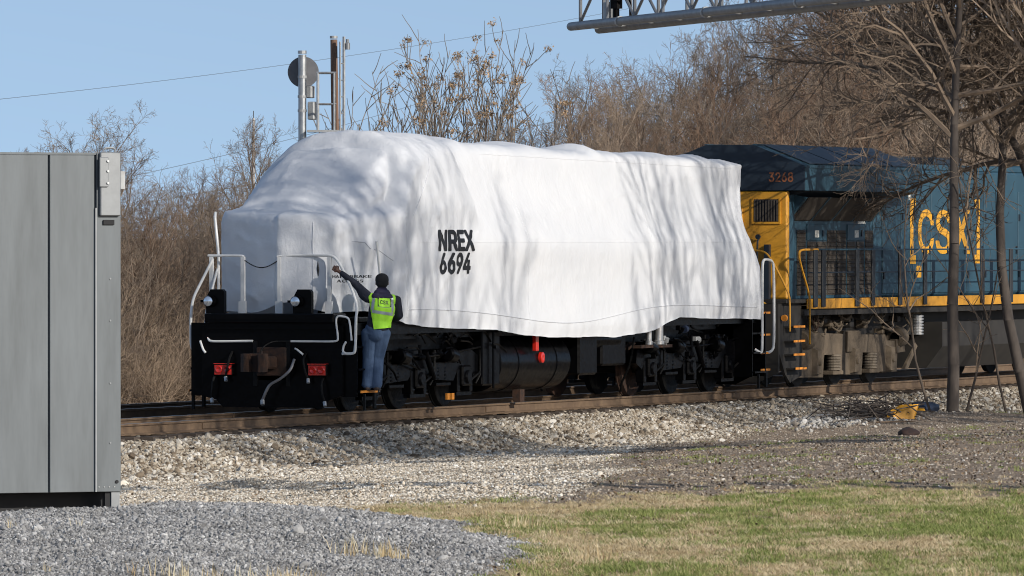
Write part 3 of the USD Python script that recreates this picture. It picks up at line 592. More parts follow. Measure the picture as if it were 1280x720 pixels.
# ------------------------------------------------------------------ the shrink wrap
def tarp_mesh():
    hulls = []
    zb = .9
    nose_plan = [(.94, .16), (1.62, 1.46), (1.30, -1.06), (2.62, -1.54), (2.62, 1.52)]
    hulls.append(hull([(x, y, zb) for x, y in nose_plan] + [(.94, .16, 3.28), (1.56, 1.44, 3.34), (1.32, -1.0, 3.22), (2.62, -1.54, 3.36), (2.62, 1.52, 3.42), (2.5, .4, 3.62), (2.6, -.7, 3.66)]))
    hulls.append(hull([(1.25, .2, 3.26), (1.3, -.75, 3.22), (1.75, 1.2, 3.32), (1.7, -1.0, 3.24), (2.3, 1.3, 3.55), (2.2, -1.1, 3.5), (2.1, .2, 3.66), (2.75, 1.3, 3.86), (2.7, -1.15, 3.85), (2.7, .2, 4.08), (3.25, .9, 4.42), (3.2, -.9, 4.42), (3.2, 0, 4.5), (3.2, .9, 3.2), (3.2, -.9, 3.2)]))
    hulls.append(hull([(1.06, .1, zb), (.90, .14, 1.9), (.90, .10, 3.34), (.92, -.5, 3.34), (1.1, -.95, 3.2), (.93, -.5, 1.9), (1.9, .1, 3.34), (1.9, -.9, 3.34), (1.9, .1, zb), (1.9, -.9, zb), (1.2, -.9, zb)]))
    hulls.append(hull([(2.54, -1.54, zb), (2.54, -1.54, 3.36), (2.62, 1.5, zb), (2.62, 1.5, 3.4), (3.25, 1.45, 4.0), (3.0, -1.45, 3.9), (3.45, 1.0, 4.5), (3.5, .55, 4.72), (3.45, -.5, 4.74), (3.3, -1.0, 4.55), (3.4, -1.42, 4.2),
                       (5.7, .6, 4.72), (5.7, -.6, 4.72), (5.6, -1.1, 4.5), (5.6, 1.1, 4.5), (5.9, 1.5, 3.6), (5.9, -1.5, 3.4), (6, -1.55, zb), (6, 1.55, zb)]))
    hulls.append(hull([(4.5, s * 1.56, zb) for s in (-1, 1)] + [(4.5, s * 1.56, 2.86) for s in (-1, 1)] + [(4.6, s * 1.0, 4.48) for s in (-1, 1)] + [(4.6, s * .8, 4.60) for s in (-1, 1)] +
                      [(19.95, s * 1.56, zb) for s in (-1, 1)] + [(19.85, s * 1.56, 2.5) for s in (-1, 1)] + [(19.95, s * 1.18, 4.32) for s in (-1, 1)] + [(19.85, s * .8, 4.42) for s in (-1, 1)]))
    mf = manifold3d.Manifold()
    for h in hulls: mf = mf + manifold3d.Manifold(manifold3d.Mesh(np.asarray(h.vertices, np.float32), np.asarray(h.faces, np.uint32)))
    m = arr(mf.refine_to_length(.062)); m.merge_vertices()
    lap = trimesh.smoothing.laplacian_calculation(m)
    v = m.vertices.copy()
    for _ in range(9): v = v + .6 * (lap @ v - v)
    m.vertices = v; m = trimesh.Trimesh(m.vertices, m.faces, process=False)
    N = m.vertex_normals.copy(); v = m.vertices.copy(); X, Y, Z = v.T
    side = np.clip(-N[:, 1], 0, 1) ** 2; top = np.clip(N[:, 2], 0, 1) ** 2; front = smooth(6.2, 4.6, X) * 0 + (1 - smooth(4.0, 6.4, X))
    # sag between the supports
    d = -.10 * side * smooth(5, 8, X) * np.sin(np.clip((Z - 2.9) / 1.5, 0, 1) * np.pi)
    d += -.05 * side * smooth(3, 5, X) * np.sin(np.clip((Z - 1.3) / 1.5, 0, 1) * np.pi) * (1 - smooth(17, 19, X))
    # creases: near vertical folds on the sides, diagonal drag folds over the front, humps on the roof
    p = np.c_[X * 1.9 + Z * .5, Y * .4, Z * .28]
    r1 = 1 - np.abs(2 * (meshkit.fbm(p, 3, 3)) - 1); d += .013 * (r1 - .8) * side * (.12 + .88 * (smooth(14.5, 17.5, X) + (1 - smooth(1.4, 2.0, Z))))
    p = np.c_[X * .8 - Z * 1.2, Y * .9 + Z * .5, Z * .55 + X * .5]
    r2 = 1 - np.abs(2 * meshkit.fbm(p * 1.3, 4, 7) - 1); d += .026 * (r2 - .8) * front * (.4 + .6 * (1 - side))
    for k_, (a1, b1, c1) in enumerate(((1.0, .5, 2.2), (.3, 1.4, 1.2), (2.2, .3, .8))):
        pc = np.c_[X * a1 + Z * b1 * .6, Y * b1 - Z * .4, Z * c1 - X * .7]; r3 = 1 - np.abs(2 * meshkit.fbm(pc * 1.15, 2, 40 + k_) - 1)
        d += .026 * np.clip((r3 - .90) / .10, 0, 1) ** 1.5 * (front * .35 + .2 * side + .35 * top) * (noise3(np.c_[X, Y, Z], .7, 50 + k_) > -.08)
    d += .06 * (meshkit.fbm(np.c_[X * .9, Y * .9, Z * 0], 3, 5) - .5) * top * smooth(4.5, 6, X)
    for hx, hy, hh, hs in ((6.4, -.3, .10, .35), (9.7, -.2, .09, .4), (12.6, -.5, .13, .28), (13.4, .1, .08, .6), (16.2, -.4, .06, .5), (18.3, -.6, .06, .4)):
        d += hh * np.exp(-(((X - hx) / hs) ** 2 + ((Y - hy) / .5) ** 2)) * top
    # tent around the step handrail that pushes the sheet out
    d += .10 * np.exp(-(((X - 1.75) / .12) ** 2 + ((Z - 2.75) / .25) ** 2)) * (Y < 0)
    v = v + N * d[:, None]; X, Y, Z = v.T
    # the rear end is drawn in between roof and handrails
    pull = .45 * smooth(18.6, 19.9, X) * np.sin(np.clip((Z - 2.35) / 1.95, 0, 1) * np.pi) ** 1.0
    v[:, 0] -= pull
    # gathered hem: the lower edge is tucked in towards the frame
    hem = hem_z(v[:, 0], v[:, 1]); tuck = (1 - smooth(hem, hem + .35, v[:, 2]))
    wob = meshkit.fbm(np.c_[v[:, 0] * 2.6, v[:, 1] * 2.6, v[:, 2] * .7], 3, 12) - .5
    nh = N * [1, 1, 0]; v = v - nh * (tuck ** 1.5 * .03 + (-.06) * wob * tuck)[:, None]
    m.vertices = v
    # cut along the hem
    w = m.copy(); w.vertices = np.c_[v[:, 0], v[:, 1], v[:, 2] - hem_z(v[:, 0], v[:, 1])]
    w = trimesh.intersections.slice_mesh_plane(w, (0, 0, 1), (0, 0, 0))
    w.vertices = np.c_[w.vertices[:, 0], w.vertices[:, 1], w.vertices[:, 2] + hem_z(w.vertices[:, 0], w.vertices[:, 1])]
    w.merge_vertices(); return w
def hem_z(X, Y):
    near = np.interp(X, [.8, 1.3, 2.0, 2.6, 3.4, 5.2, 6.6, 8.0, 9.0, 12.2, 13.6, 14.3, 15.0, 15.6, 16.6, 18.4, 19.9], [1.70, 1.72, 1.66, 1.48, 1.42, 1.36, 1.33, 1.20, 1.17, 1.13, 1.18, 1.24, 1.38, 1.45, 1.43, 1.40, 1.38])
    front = 1.64 + .20 * np.exp(-((Y + .1) / .5) ** 2)
    wf = 1 - smooth(1.0, 1.7, X)
    return near * (1 - wf) + front * wf + .018 * (meshkit.fbm(np.c_[X * 1.3, Y * 1.3, 0 * X], 3, 31) - .5) * 2
TM = tarp_mesh()
tarp = thing('shrink_wrap', 'white shrink wrap sheet stretched over the whole locomotive body', 'tarpaulin', (10.4, 0, 1.4))
obj('sheet', TM, M['tarp'], tarp, smooth=True)
from scipy.spatial import cKDTree
RAY = trimesh.ray.ray_triangle.RayMeshIntersector(TM)
def drop(P, D):
    """Points carried along D until they meet the sheet (first hit)."""
    P = np.asarray(P, float); loc, ri, _ = RAY.intersects_location(P, np.tile(D, (len(P), 1)), multiple_hits=False)
    out = np.full(P.shape, np.nan); out[ri] = loc; return out
def on_side(m, x0, z0, out=.011):
    """Lettering laid on the near side of the sheet, following its creases."""
    q = m.copy().subdivide_to_size(.05)
    v = q.vertices; P = np.c_[x0 + v[:, 0], np.full(len(v), -3.5), z0 + v[:, 1]]; h = drop(P, (0, 1, 0))
    bad = np.isnan(h[:, 1]); h[bad] = np.c_[P[bad, 0], np.full(bad.sum(), np.nanmedian(h[:, 1])), P[bad, 2]]
    q.vertices = np.c_[P[:, 0], h[:, 1] - out - (v[:, 2] - .002) * .8, P[:, 2]]; return q
def heavy(m, grow_):
    f = m.triangles[m.face_normals[:, 2] > .9]; g = shapely.union_all([Polygon(t[:, :2]).buffer(.0004) for t in f]).buffer(grow_, join_style='mitre')
    return cat_([trimesh.creation.extrude_polygon(p, .004, engine='earcut') for p in getattr(g, 'geoms', [g])])
def letters(text, h, x0, x1, z0, name='letter', mt='ink', side=True):
    full = heavy(text_on(text, h), .008); full.vertices[:, 0] -= full.bounds[0, 0]; sc = (x1 - x0) / full.extents[0]; full.vertices[:, 0] *= sc
    for g in sorted(full.split(only_watertight=False), key=lambda c: c.bounds[0, 0]):
        obj(name, on_side(g, x0, z0), M[mt], tarp)
letters('NREX', .33, 3.98, 5.54, 2.71); letters('6694', .33, 4.07, 5.42, 2.32)
def on_front(m, y0, z0, out=.006):
    q = m.copy().subdivide_to_size(.05); v = q.vertices
    P = np.c_[np.full(len(v), -2.0), y0 - v[:, 0], z0 + v[:, 1]]; h = drop(P, (1, 0, 0)); bad = np.isnan(h[:, 0]); h[bad] = np.c_[np.full(bad.sum(), np.nanmedian(h[:, 0])), P[bad, 1:]]
    q.vertices = np.c_[h[:, 0] - out - (v[:, 2] - .002), P[:, 1], P[:, 2]]; return q
for t_, y0, z0, w_ in (('HAND BRAKE', -.84, 2.25, .40), ('ACCESS', -.90, 2.175, .27)):
    g = text_on(t_, .045); g.vertices[:, 0] *= w_ / g.extents[0]; obj('small_lettering', on_front(g, y0, z0), M['ink'], tarp)
def seam_side(xs, zs, r=.012, m_='rope', name='strap'):
    P = drop(np.c_[xs, np.full(len(xs), -3.5), zs], (0, 1, 0)); P = P[~np.isnan(P[:, 1])]; P[:, 1] -= r * .6
    obj(name, tube(P, r, 5), M[m_], tarp)
xs = np.arange(2.7, 19.7, .12)
seam_side(xs, 1.66 + .05 * np.sin(xs * .55) - .22 * np.exp(-((xs - 10.5) / 3.2) ** 2), .007)
seam_side(np.arange(7.0, 19.4, .12), np.interp(np.arange(7.0, 19.4, .12), [7, 19.4], [4.38, 4.24]), .004, 'tarp', 'heat_seam')
seam_side(np.arange(2.8, 19.0, .12), np.full(len(np.arange(2.8, 19.0, .12)), 2.845), .003, 'tarp', 'heat_seam')
def seam_up(x0, x1, z0, z1, r=.005, m_='tarp', name='heat_seam'):
    zs_ = np.linspace(z0, z1, 24); seam_side(np.linspace(x0, x1, 24), zs_, r, m_, name)
seam_up(2.62, 2.62, 1.55, 3.3); seam_up(2.9, 4.1, 3.3, 4.3, .006, 'rope', 'stitched_seam'); seam_up(8.1, 8.1, 1.3, 4.3, .004); seam_up(14.2, 14.2, 1.3, 4.2, .004)
def seam_front(ys, zs, r=.008, m_='tarp', name='heat_seam'):
    P = drop(np.c_[np.full(len(ys), -2.0), ys, zs], (1, 0, 0)); P = P[~np.isnan(P[:, 0])]; P[:, 0] -= r * .5; obj(name, tube(P, r, 5), M[m_], tarp)
zz = np.arange(1.9, 3.2, .08)
seam_front(np.full(len(zz), -.55), zz)
seam_front(np.interp(np.arange(0, 1, .05), [0, .5, 1], [-1.05, -1.2, -1.45]), np.interp(np.arange(0, 1, .05), [0, .5, 1], [2.86, 2.84, 2.5]), .008, 'rope', 'strap')
slit = drop(np.array([[-2.0, -.63, z] for z in (2.53, 2.40, 2.28)]), (1, 0, 0)); slit[:, 0] -= .004
obj('cut_slit', tube(slit, [.004, .022, .006], 5), M['ink'], tarp)

# ------------------------------------------------------------------ the blue and yellow locomotive coupled behind
eng = thing('locomotive', 'blue and yellow diesel locomotive numbered 3268 coupled behind the wrapped one', 'locomotive', (33.5, 0, 0))
def eadd(name, mesh, m_, parent=eng, **k): return obj(name, mesh, M[m_], parent, **k)
EX = 22.3
eadd('underframe', cat_([bx(22.0, 44.6, -.9, .9, .95, 1.5), bx(22.6, 44.4, -1.44, 1.44, 1.42, 1.54)]), 'dustblack')
eadd('walkway', bx(21.5, 44.8, -1.47, 1.47, 1.66, 1.735, .01), 'dustblack')
for sgn in (-1, 1):
    # the yellow sill band, in plates with visible joints
    xs_ = [22.62, 25.9, 29.2, 32.5, 35.8, 39.1, 42.4, 44.6]
    for a_, b_ in zip(xs_[:-1], xs_[1:]): eadd('sill_plate', bx(a_, b_ - .012, sgn * 1.475, sgn * 1.50, 1.545, 1.74, .004), 'yellow')
# hood
HB = 1.0
eadd('end_hood', bx(EX, 22.44, -1.19, 1.19, 1.74, 3.84, .03), 'yellow')
eadd('end_side', bx(22.445, 22.9, -1.12, 1.12, 1.74, 3.84), 'blue')
ew = eadd('end_window', bx(EX - .012, EX + .01, -1.02, -.5, 3.24, 3.68), 'darkgap')
for k in range(9): obj('window_bar', bx(EX - .03, EX - .013, -1.0 + k * .058, -.975 + k * .058, 3.25, 3.66), M['grille'], ew)
obj('window_frame', cat_([bx(EX - .025, EX, -1.06, -.46, 3.20, 3.24), bx(EX - .025, EX, -1.06, -1.02, 3.24, 3.70), bx(EX - .025, EX, -.5, -.46, 3.24, 3.70)]), M['yellow'], ew)
eadd('end_door', bx(EX - .03, EX, -.28, .42, 1.8, 3.5, .01), 'yellow')
eadd('end_handrail', tube(curve([(EX - .03, -.62, 1.9), (EX - .14, -.62, 2.0), (EX - .14, -.62, 2.86), (EX - .03, -.62, 2.92)]), .02, 6), 'navy')
eadd('end_post', bx(EX - .14, EX - .02, -.86, -.76, 1.74, 2.8), 'navy')
eadd('end_latch', lathe([(0, .001), (0, .05), (.05, .05)], (EX - .12, -.62, 2.95), (1, 0, 0), 12), 'navy')
eadd('side_hood', bx(22.9, 27.85, -HB, HB, 1.74, 3.26), 'blue')
eadd('upper_hood', bx(22.9, 28.3, -.94, .94, 3.262, 4.3), 'blue')
eadd('long_hood', cat_([bx(28.35, 39.6, -1.0, 1.0, 1.74, 4.32, .04), bx(29.2, 39.2, -.8, .8, 4.32, 4.45, .03)]), 'blue')
eadd('hood_joint_panel', bx(27.85, 28.35, -1.02, 1.02, 1.74, 3.85, .01), 'blue')
eadd('cab', bx(39.6, 44.0, -1.5, 1.5, 1.74, 4.5, .15), 'blue')
# flared radiator wing with its ridged roof
wing = Polygon([(-1.56, 3.85), (1.56, 3.85), (1.56, 4.33), (.51, 4.74), (-.51, 4.74), (-1.56, 4.33)])
rw = eadd('radiator_wing', plate_yz(wing, EX + .004, 29.3), 'blue')
obj('end_panel', plate_yz(wing.buffer(-.004), EX - .02, EX), M['navy'], rw)
slope = math.atan2(.41, 1.05)
for sgn in (-1, 1):
    for k in range(4):
        a_ = 22.7 + k * 1.65
        q = np.array([(a_, sgn * 1.50, 4.362), (a_ + 1.55, sgn * 1.50, 4.362), (a_ + 1.55, sgn * .56, 4.729), (a_, sgn * .56, 4.729)])
        obj('roof_grille', hull(np.vstack([q + [0, 0, .004], q + [0, 0, .022]])), M['navy'], rw)
    obj('eave_strip', bx(EX, 29.3, sgn * 1.562, sgn * 1.575, 4.29, 4.345), M['blue'], rw)
    obj('ridge_strip', bx(EX, 29.3, sgn * .47, sgn * .53, 4.742, 4.757), M['blue'], rw)
obj('wing_underside', plate_yz(Polygon([(-1.5, 3.845), (1.5, 3.845), (.95, 3.72), (-.95, 3.72)]), EX + .3, 29.2), M['navy'], rw)
obj('grab_iron', tube(curve([(EX - .03, -.22, 4.05), (EX - .09, -.22, 4.07), (EX - .09, -.22, 4.33), (EX - .03, -.22, 4.36)]), .016, 6), M['blue'], rw)
eadd('roof_fan', lathe([(0, .7), (.1, .72), (.16, .68), (.16, .1)], (31.2, 0, 4.45), (0, 0, 1), 24), 'navy')
eadd('exhaust_housing', bx(33.2, 35, -.5, .5, 4.45, 4.62, .03), 'navy')
# road number on the end, one part per numeral
num = text_on('3268', .18); num.vertices[:, 0] *= .5 / num.extents[0]
nq = stand_text(num, (EX - .022, -.82, 4.02), (0, -1, 0), (0, 0, 1))
for g in sorted(nq.split(only_watertight=False), key=lambda c: -c.bounds[1, 1]): eadd('numeral', g, 'num')
# slanting intake screens under the wing, four panels a side
for sgn in (-1, 1):
    for k in range(4):
        a_ = 23.0 + k * 1.21; b_ = a_ + 1.11
        q = np.array([(a_, sgn * 1.02, 3.27), (b_ - .02, sgn * 1.02, 3.27), (b_ + .02, sgn * 1.40, 3.72), (a_, sgn * 1.40, 3.72)])
        eadd('intake_screen', hull(np.vstack([q, q - [0, sgn * .05, 0]])), 'grille')
        q2 = np.array([(b_, sgn * 1.01, 3.262), (b_ + .08, sgn * 1.01, 3.262), (b_ + .12, sgn * 1.42, 3.73), (b_ + .04, sgn * 1.42, 3.73)])
        eadd('screen_rib', hull(np.vstack([q2, q2 - [0, sgn * .08, 0]])), 'blue')
    gx0 = hull([(22.9, sgn * .98, 3.26), (22.9, sgn * .94, 3.8), (22.99, sgn * .98, 3.26), (22.99, sgn * 1.38, 3.72), (22.9, sgn * 1.38, 3.72), (22.99, sgn * .94, 3.8)]); eadd('screen_end', gx0, 'blue')
# side doors and dusty louvre panels
def louvre(x0, x1, z0, z1):
    p = eadd('louvre_panel', bx(x0, x1, -HB - .012, -HB - .002, z0, z1), 'grille')
    for z in np.arange(z0 + .05, z1 - .03, .085): obj('louvre', hull([(x0 + .02, -HB - .012, z), (x1 - .02, -HB - .012, z), (x0 + .02, -HB - .03, z - .02), (x1 - .02, -HB - .03, z - .02), (x0 + .02, -HB - .012, z - .035), (x1 - .02, -HB - .012, z - .035)]), M['grille'], p)
for px0, px1, zt in ((994.5, 1005, 3.08), (1007.5, 1018, 2.86), (1019, 1031, 2.86), (1032, 1043, 3.08), (1044, 1055, 3.08), (1057, 1067.6, 2.86), (1068.8, 1078, 2.86), (1080, 1089.5, 3.08)):
    louvre(22.98 + (px0 - 986.5) * .0472, 22.98 + (px1 - 986.5) * .0472, 1.80, zt)
for x0, x1, z0, z1 in ((23.94, 25.05, 2.88, 3.2), (26.3, 27.3, 2.88, 3.2)):
    d_ = eadd('access_door', bx(x0, x1, -HB - .02, -HB - .001, z0, z1, .006), 'blue')
    obj('door_latch', bx((x0 + x1) / 2 + .3, (x0 + x1) / 2 + .36, -HB - .04, -HB - .02, z0 + .08, z0 + .2), M['navy'], d_)
    obj('sticker', bx(x0 + .42, x0 + .66, -HB - .0235, -HB - .0205, z0 + .06, z0 + .2), M['label'], d_)
eadd('sticker', bx(26.95, 27.4, -HB - .006, -HB - .001, 3.21, 3.26), 'label')
dx_ = [28.40, 29.55, 30.3, 31.45, 32.6, 33.75, 34.9, 36.05, 37.2, 38.35, 39.5]
for a_, b_ in zip(dx_[:-1], dx_[1:]):
    d_ = eadd('hood_door', bx(a_ + .02, b_ - .02, -1.024, -1.001, 1.80, 3.92, .008), 'blue')
    for z in (2.1, 3.3): obj('hinge', bx(a_ + .03, a_ + .1, -1.05, -1.024, z, z + .14), M['navy'], d_)
    obj('door_latch', bx(b_ - .16, b_ - .1, -1.05, -1.024, 2.6, 2.76), M['navy'], d_)
eadd('hood_vent', bx(27.9, 28.9, -1.06, -1.026, 3.55, 3.78), 'navy')
eadd('panel_seam', cat_([bx(27.95, 29.4, -1.03, -1.0245, 2.70, 2.72)]), 'navy')
eadd('sticker', bx(30.0, 30.12, -1.03, -1.0255, 3.72, 3.84), 'label')
# large yellow emblem: bracket and letters on the hood side
yb = -1.0275
def flat_letter(poly, x0, z0, w, h, name):
    m = trimesh.creation.extrude_polygon(poly, .004, engine='earcut'); b = m.bounds
    m.vertices[:, 0] = (m.vertices[:, 0] - b[0, 0]) / (b[1, 0] - b[0, 0]) * w; m.vertices[:, 1] = (m.vertices[:, 1] - b[0, 1]) / (b[1, 1] - b[0, 1]) * h
    eadd(name, stand_text(m, (x0, yb, z0), (1, 0, 0), (0, 0, 1)), 'brackety')
for x0, s_ in ((30.1, 1), (34.6, -1)):
    pts = shapely.union_all([sbox(0, 0, .2, 1.34), sbox(0, 1.16, .36, 1.34), sbox(0, 0, .36, .18)])
    m = trimesh.creation.extrude_polygon(pts, .004, engine='earcut'); m.vertices[:, 0] *= s_
    if s_ < 0: m.invert()
    eadd('bracket_emblem', stand_text(m, (x0, yb, 2.40), (1, 0, 0), (0, 0, 1)), 'brackety')
def big(text, x0, z0, w, h):
    g = meshkit.text_mesh(text, h, .004, True); b = g.bounds; g.vertices[:, 0] = (g.vertices[:, 0] - b[0, 0]) / (b[1, 0] - b[0, 0]) * w; g.vertices[:, 1] = (g.vertices[:, 1] - b[0, 1]) / (b[1, 1] - b[0, 1]) * h
    eadd('letter', stand_text(g, (x0, yb, z0), (1, 0, 0), (0, 0, 1)), 'brackety')
big('C', 30.6, 2.60, 1.0, .92); big('S', 31.72, 2.60, 1.0, .92); big('X', 32.85, 2.60, 1.1, .92)
eadd('emblem_dash', bx(30.5, 30.8, yb - .004, yb, 2.12, 2.36, .001), 'brackety')
# handrails and stanchions
top = 2.70
eadd('side_handrail', tube([(23.2, -1.5, top), (44, -1.5, top)], .018, 6), 'blue')
eadd('side_handrail', tube([(22.6, -1.5, 2.25), (44, -1.5, 2.25)], .014, 6), 'navy')
eadd('corner_handrail', tube(curve([(23.2, -1.5, top), (22.3, -1.5, top), (22.12, -1.5, 2.66), (22.14, -1.5, 2.5), (22.62, -1.52, 1.86), (22.66, -1.53, 1.72), (22.66, -1.53, .86)]), .022, 6), 'yellow')
for x in (23.0, 23.46, 25.44, 26.4, 28.06, 29.6, 31.4, 33.3, 35.2, 37.1):
    eadd('stanchion', bx(x - .1, x + .1, -1.54, -1.505, 1.58, top, .008), 'stanch')
eadd('side_handrail', tube([(22.3, 1.5, top), (44, 1.5, top)], .018, 6), 'blue')
for x in np.arange(23, 43, 2.1): eadd('stanchion', bx(x - .05, x + .05, 1.505, 1.54, 1.58, top), 'stanch')
eadd('end_rail', tube(curve([(21.55, .9, top), (21.55, -.85, top), (21.5, -1.1, 2.62), (21.55, -1.48, 1.9), (21.55, -1.52, 1.7), (21.55, -1.52, 1.12)]), .02, 6), 'yellow')
eadd('lever_guard', tube(curve([(21.3, -.9, 1.5), (21.3, -1.0, 1.72), (21.3, -1.2, 1.6), (21.3, -1.25, 1.38)]), .018, 6), 'brackety')
eadd('corner_lamp', lathe([(0, .001), (0, .06), (.06, .065)], (21.42, -1.44, 1.38), (1, 0, 0), 14), 'orange')
# steps at the corner
st = eadd('step_side', plate_xz(Polygon([(21.35, 1.66), (22.66, 1.66), (22.66, .25), (22.0, .12), (21.7, .3), (21.35, .75)]), -1.36, -1.30), 'dustblack')
eadd('end_pilot', plate_yz(Polygon([(-1.38, 1.66), (1.38, 1.66), (1.38, .32), (.95, .14), (-.95, .14), (-1.38, .32)]), 21.28, 21.34), 'dustblack')
for i, z in enumerate((.41, .68, .94, 1.22)):
    obj('step_tread', bx(21.66 + .1 * (z < .5), 22.24 + .1 * (z < .5), -1.56, -1.36, z - .03, z), M['dustblack'], st)
    obj('tread_edge', bx(21.64 + .1 * (z < .5), 22.26 + .1 * (z < .5), -1.575, -1.561, z - .03, z + .012), M['orange'], st)
# the wrapped locomotive's rear steps carry orange edges too: seen between the white rails
for z in (.41, .73, 1.08, 1.5): add('tread_edge', bx(20.0, 20.5, -1.50, -1.485, z - .025, z + .012), 'orange')
eadd('coupler', cat_([bx(20.86, 21.3, -.14, .14, .72, .96, .03), bx(20.8, 21.0, -.2, .26, .7, .98, .03)]), 'rust')
# trucks
def pale_truck(xs3):
    x1, x2, x3 = xs3
    side = Polygon([(x1 - 1.0, 1.02), (x1 + .3, 1.06), (x2 - .55, 1.02), (x2 - .5, 1.08), (x2 + .4, 1.08), (x2 + .5, 1.0), (x3 - .2, .98), (x3 - .1, .86), (x3 + .5, .84), (x3 + .9, .98), (x3 + 1.05, .62), (x3 + .55, .6), (x3 + .52, .22), (x3 - .78, .24), (x3 - .70, .62),
                    (x2 + .62, .64), (x2 + .55, .20), (x2 - .85, .22), (x2 - .75, .62), (x1 + .55, .62), (x1 + .48, .18), (x1 - .95, .2), (x1 - .70, .80)])
    t_ = eadd('truck', cat_([plate_xz(side, sgn * 1.02, sgn * 1.16) for sgn in (-1, 1)] + [bx(x1 - .5, x3 + .5, -1.0, 1.0, .75, .95)]), 'truck')
    for x in xs3:
        obj('axle', cyl((x, -1.02, .515), (x, 1.02, .515), .09, 12), M['dustblack'], t_)
        for sgn in (-1, 1):
            obj('wheel', wheel_mesh(x, sgn), M['dustblack'], t_, smooth=35)
            obj('journal_box', cat_([hull([(x - .22, sgn * 1.0, .2), (x + .22, sgn * 1.0, .2), (x - .14, sgn * 1.26, .26), (x + .14, sgn * 1.26, .26), (x - .12, sgn * 1.27, .72), (x + .12, sgn * 1.27, .72), (x - .2, sgn * 1.0, .84), (x + .2, sgn * 1.0, .84)]),
                                      lathe([(0, .001), (0, .07), (.03, .09), (.06, .09)], (x, sgn * 1.30, .5), (0, -sgn, 0), 14)]), M['truck'], t_)
            obj('box_slot', bx(x + .09, x + .13, sgn * 1.245, sgn * 1.262, .50, .72), M['dustblack'], t_)
    for sgn in (-1, 1):
        for x in (x2 - .95, x3 - .95):
            sp = lathe([(k * .055 + o_, r_) for k in range(6) for o_, r_ in ((0, .12), (.014, .145), (.04, .145), (.05, .12))], (x, sgn * 1.1, .30), (0, 0, 1), 16); obj('coil_spring', sp, M['spring'], t_)
            obj('spring_seat', bx(x - .28, x + .3, sgn * .98, sgn * 1.2, .22, .30, .01), M['truck'], t_)
        obj('centre_plate', bx(x2 - .42, x2 + .36, sgn * 1.16, sgn * 1.21, .66, 1.07, .01), M['truck'], t_)
        obj('brake_cylinder', lathe([(0, .001), (.02, .15), (.08, .19), (.4, .19), (.45, .1)], (x1 - .75, sgn * 1.14, .93), (1, 0, 0), 18), M['truck'], t_, smooth=35)
        obj('brake_cylinder', lathe([(0, .1), (.05, .19), (.32, .2), (.42, .16), (.45, .001)], (x3 + .45, sgn * 1.14, .92), (1, 0, 0), 18), M['truck'], t_, smooth=35)
        obj('link_arm', hull([(x3 + .9, sgn * 1.2, .26), (x3 + 1.1, sgn * 1.2, .26), (x3 + 1.7, sgn * 1.2, .72), (x3 + 1.55, sgn * 1.2, .8), (x3 + .9, sgn * 1.12, .26), (x3 + 1.7, sgn * 1.12, .72)]), M['truck'], t_)
        obj('bolster_stub', bx(x3 + .4, x3 + .62, sgn * 1.05, sgn * 1.2, .6, .88, .01), M['truck'], t_)
    return t_
pale_truck([23.97, 26.19, 28.37]); pale_truck([38.3, 40.5, 42.7])
r9 = np.random.default_rng(9)
for k in range(34):
    x = r9.uniform(22.9, 29.6); z = r9.uniform(1.0, 1.42)
    if k % 2: eadd('cable', tube(curve([(x, -1.1, z), (x + r9.uniform(.1, .35), -1.18, z - r9.uniform(0, .22)), (x + r9.uniform(.3, .7), -1.12, z + r9.uniform(-.05, .2))]), r9.uniform(.012, .03), 6), 'truck')
    else: eadd('bracket', bx(x, x + r9.uniform(.1, .3), -1.1, -.9, z - .1, z + r9.uniform(0, .15), .02), 'truck' if k % 4 else 'dustblack')
eadd('cable', tube(curve([(23.9, -1.2, 1.5), (23.75, -1.2, 1.25), (23.95, -1.2, 1.08), (24.1, -1.2, 1.25), (23.9, -1.2, 1.38)]), .016, 6), 'rust')
ft = eadd('fuel_tank', plate_yz(Polygon([(-1.35, 1.2), (1.35, 1.2), (1.35, .7), (1.0, .25), (-1.0, .25), (-1.35, .7)]), 31.2, 37.4), 'dustblack')
eadd('air_dryer', cat_([lathe([(k * .06 + o_, r_) for k in range(7) for o_, r_ in ((0, .1), (.01, .13), (.04, .13), (.05, .1))], (30.05, -1.2, .95), (0, 0, 1), 14)]), 'silver')
eadd('tank_bracket', bx(29.8, 30.3, -1.2, -1.0, 1.38, 1.5), 'truck')

# ------------------------------------------------------------------ the person riding on the corner step
PO = np.array([.93, -1.60, .385])       # where the feet stand; local x = right in the picture, y = away, z = up
person = thing('person', 'worker in yellow vest, jeans and black cap riding the corner step', 'person', PO, rz=-67.8)
def blob(bones, ref=.03, it=8):
    """One surface: hulls of spheres along each bone, joined and smoothed. bones: lists of (point, radius)."""
    mf = manifold3d.Manifold()
    for ch in bones:
        for (p, r), (p2, r2) in zip(ch[:-1], ch[1:]):
            a_ = manifold3d.Manifold.sphere(r, 16).translate(tuple(map(float, p))); b_ = manifold3d.Manifold.sphere(r2, 16).translate(tuple(map(float, p2)))
            mf = mf + manifold3d.Manifold.batch_hull([a_, b_])
    m = arr(mf.refine_to_length(ref)); m.merge_vertices(); m = trimesh.Trimesh(m.vertices, m.faces)
    trimesh.smoothing.filter_taubin(m, iterations=it); return m
def broaden(v):
    v = np.array(v, float); c = .095 + .11 * (v[:, 2] - .95); f = np.interp(v[:, 2], [0, .3, .9, 1.55, 1.66, 1.8], [.16, .26, .33, .32, .12, .10]); dx = v[:, 0] - c
    v[:, 0] += np.clip(dx, -.24, .24) * f; v[:, 1] *= np.interp(v[:, 2], [.2, .9, 1.5, 1.7], [1.05, 1.15, 1.15, 1.03]); return v
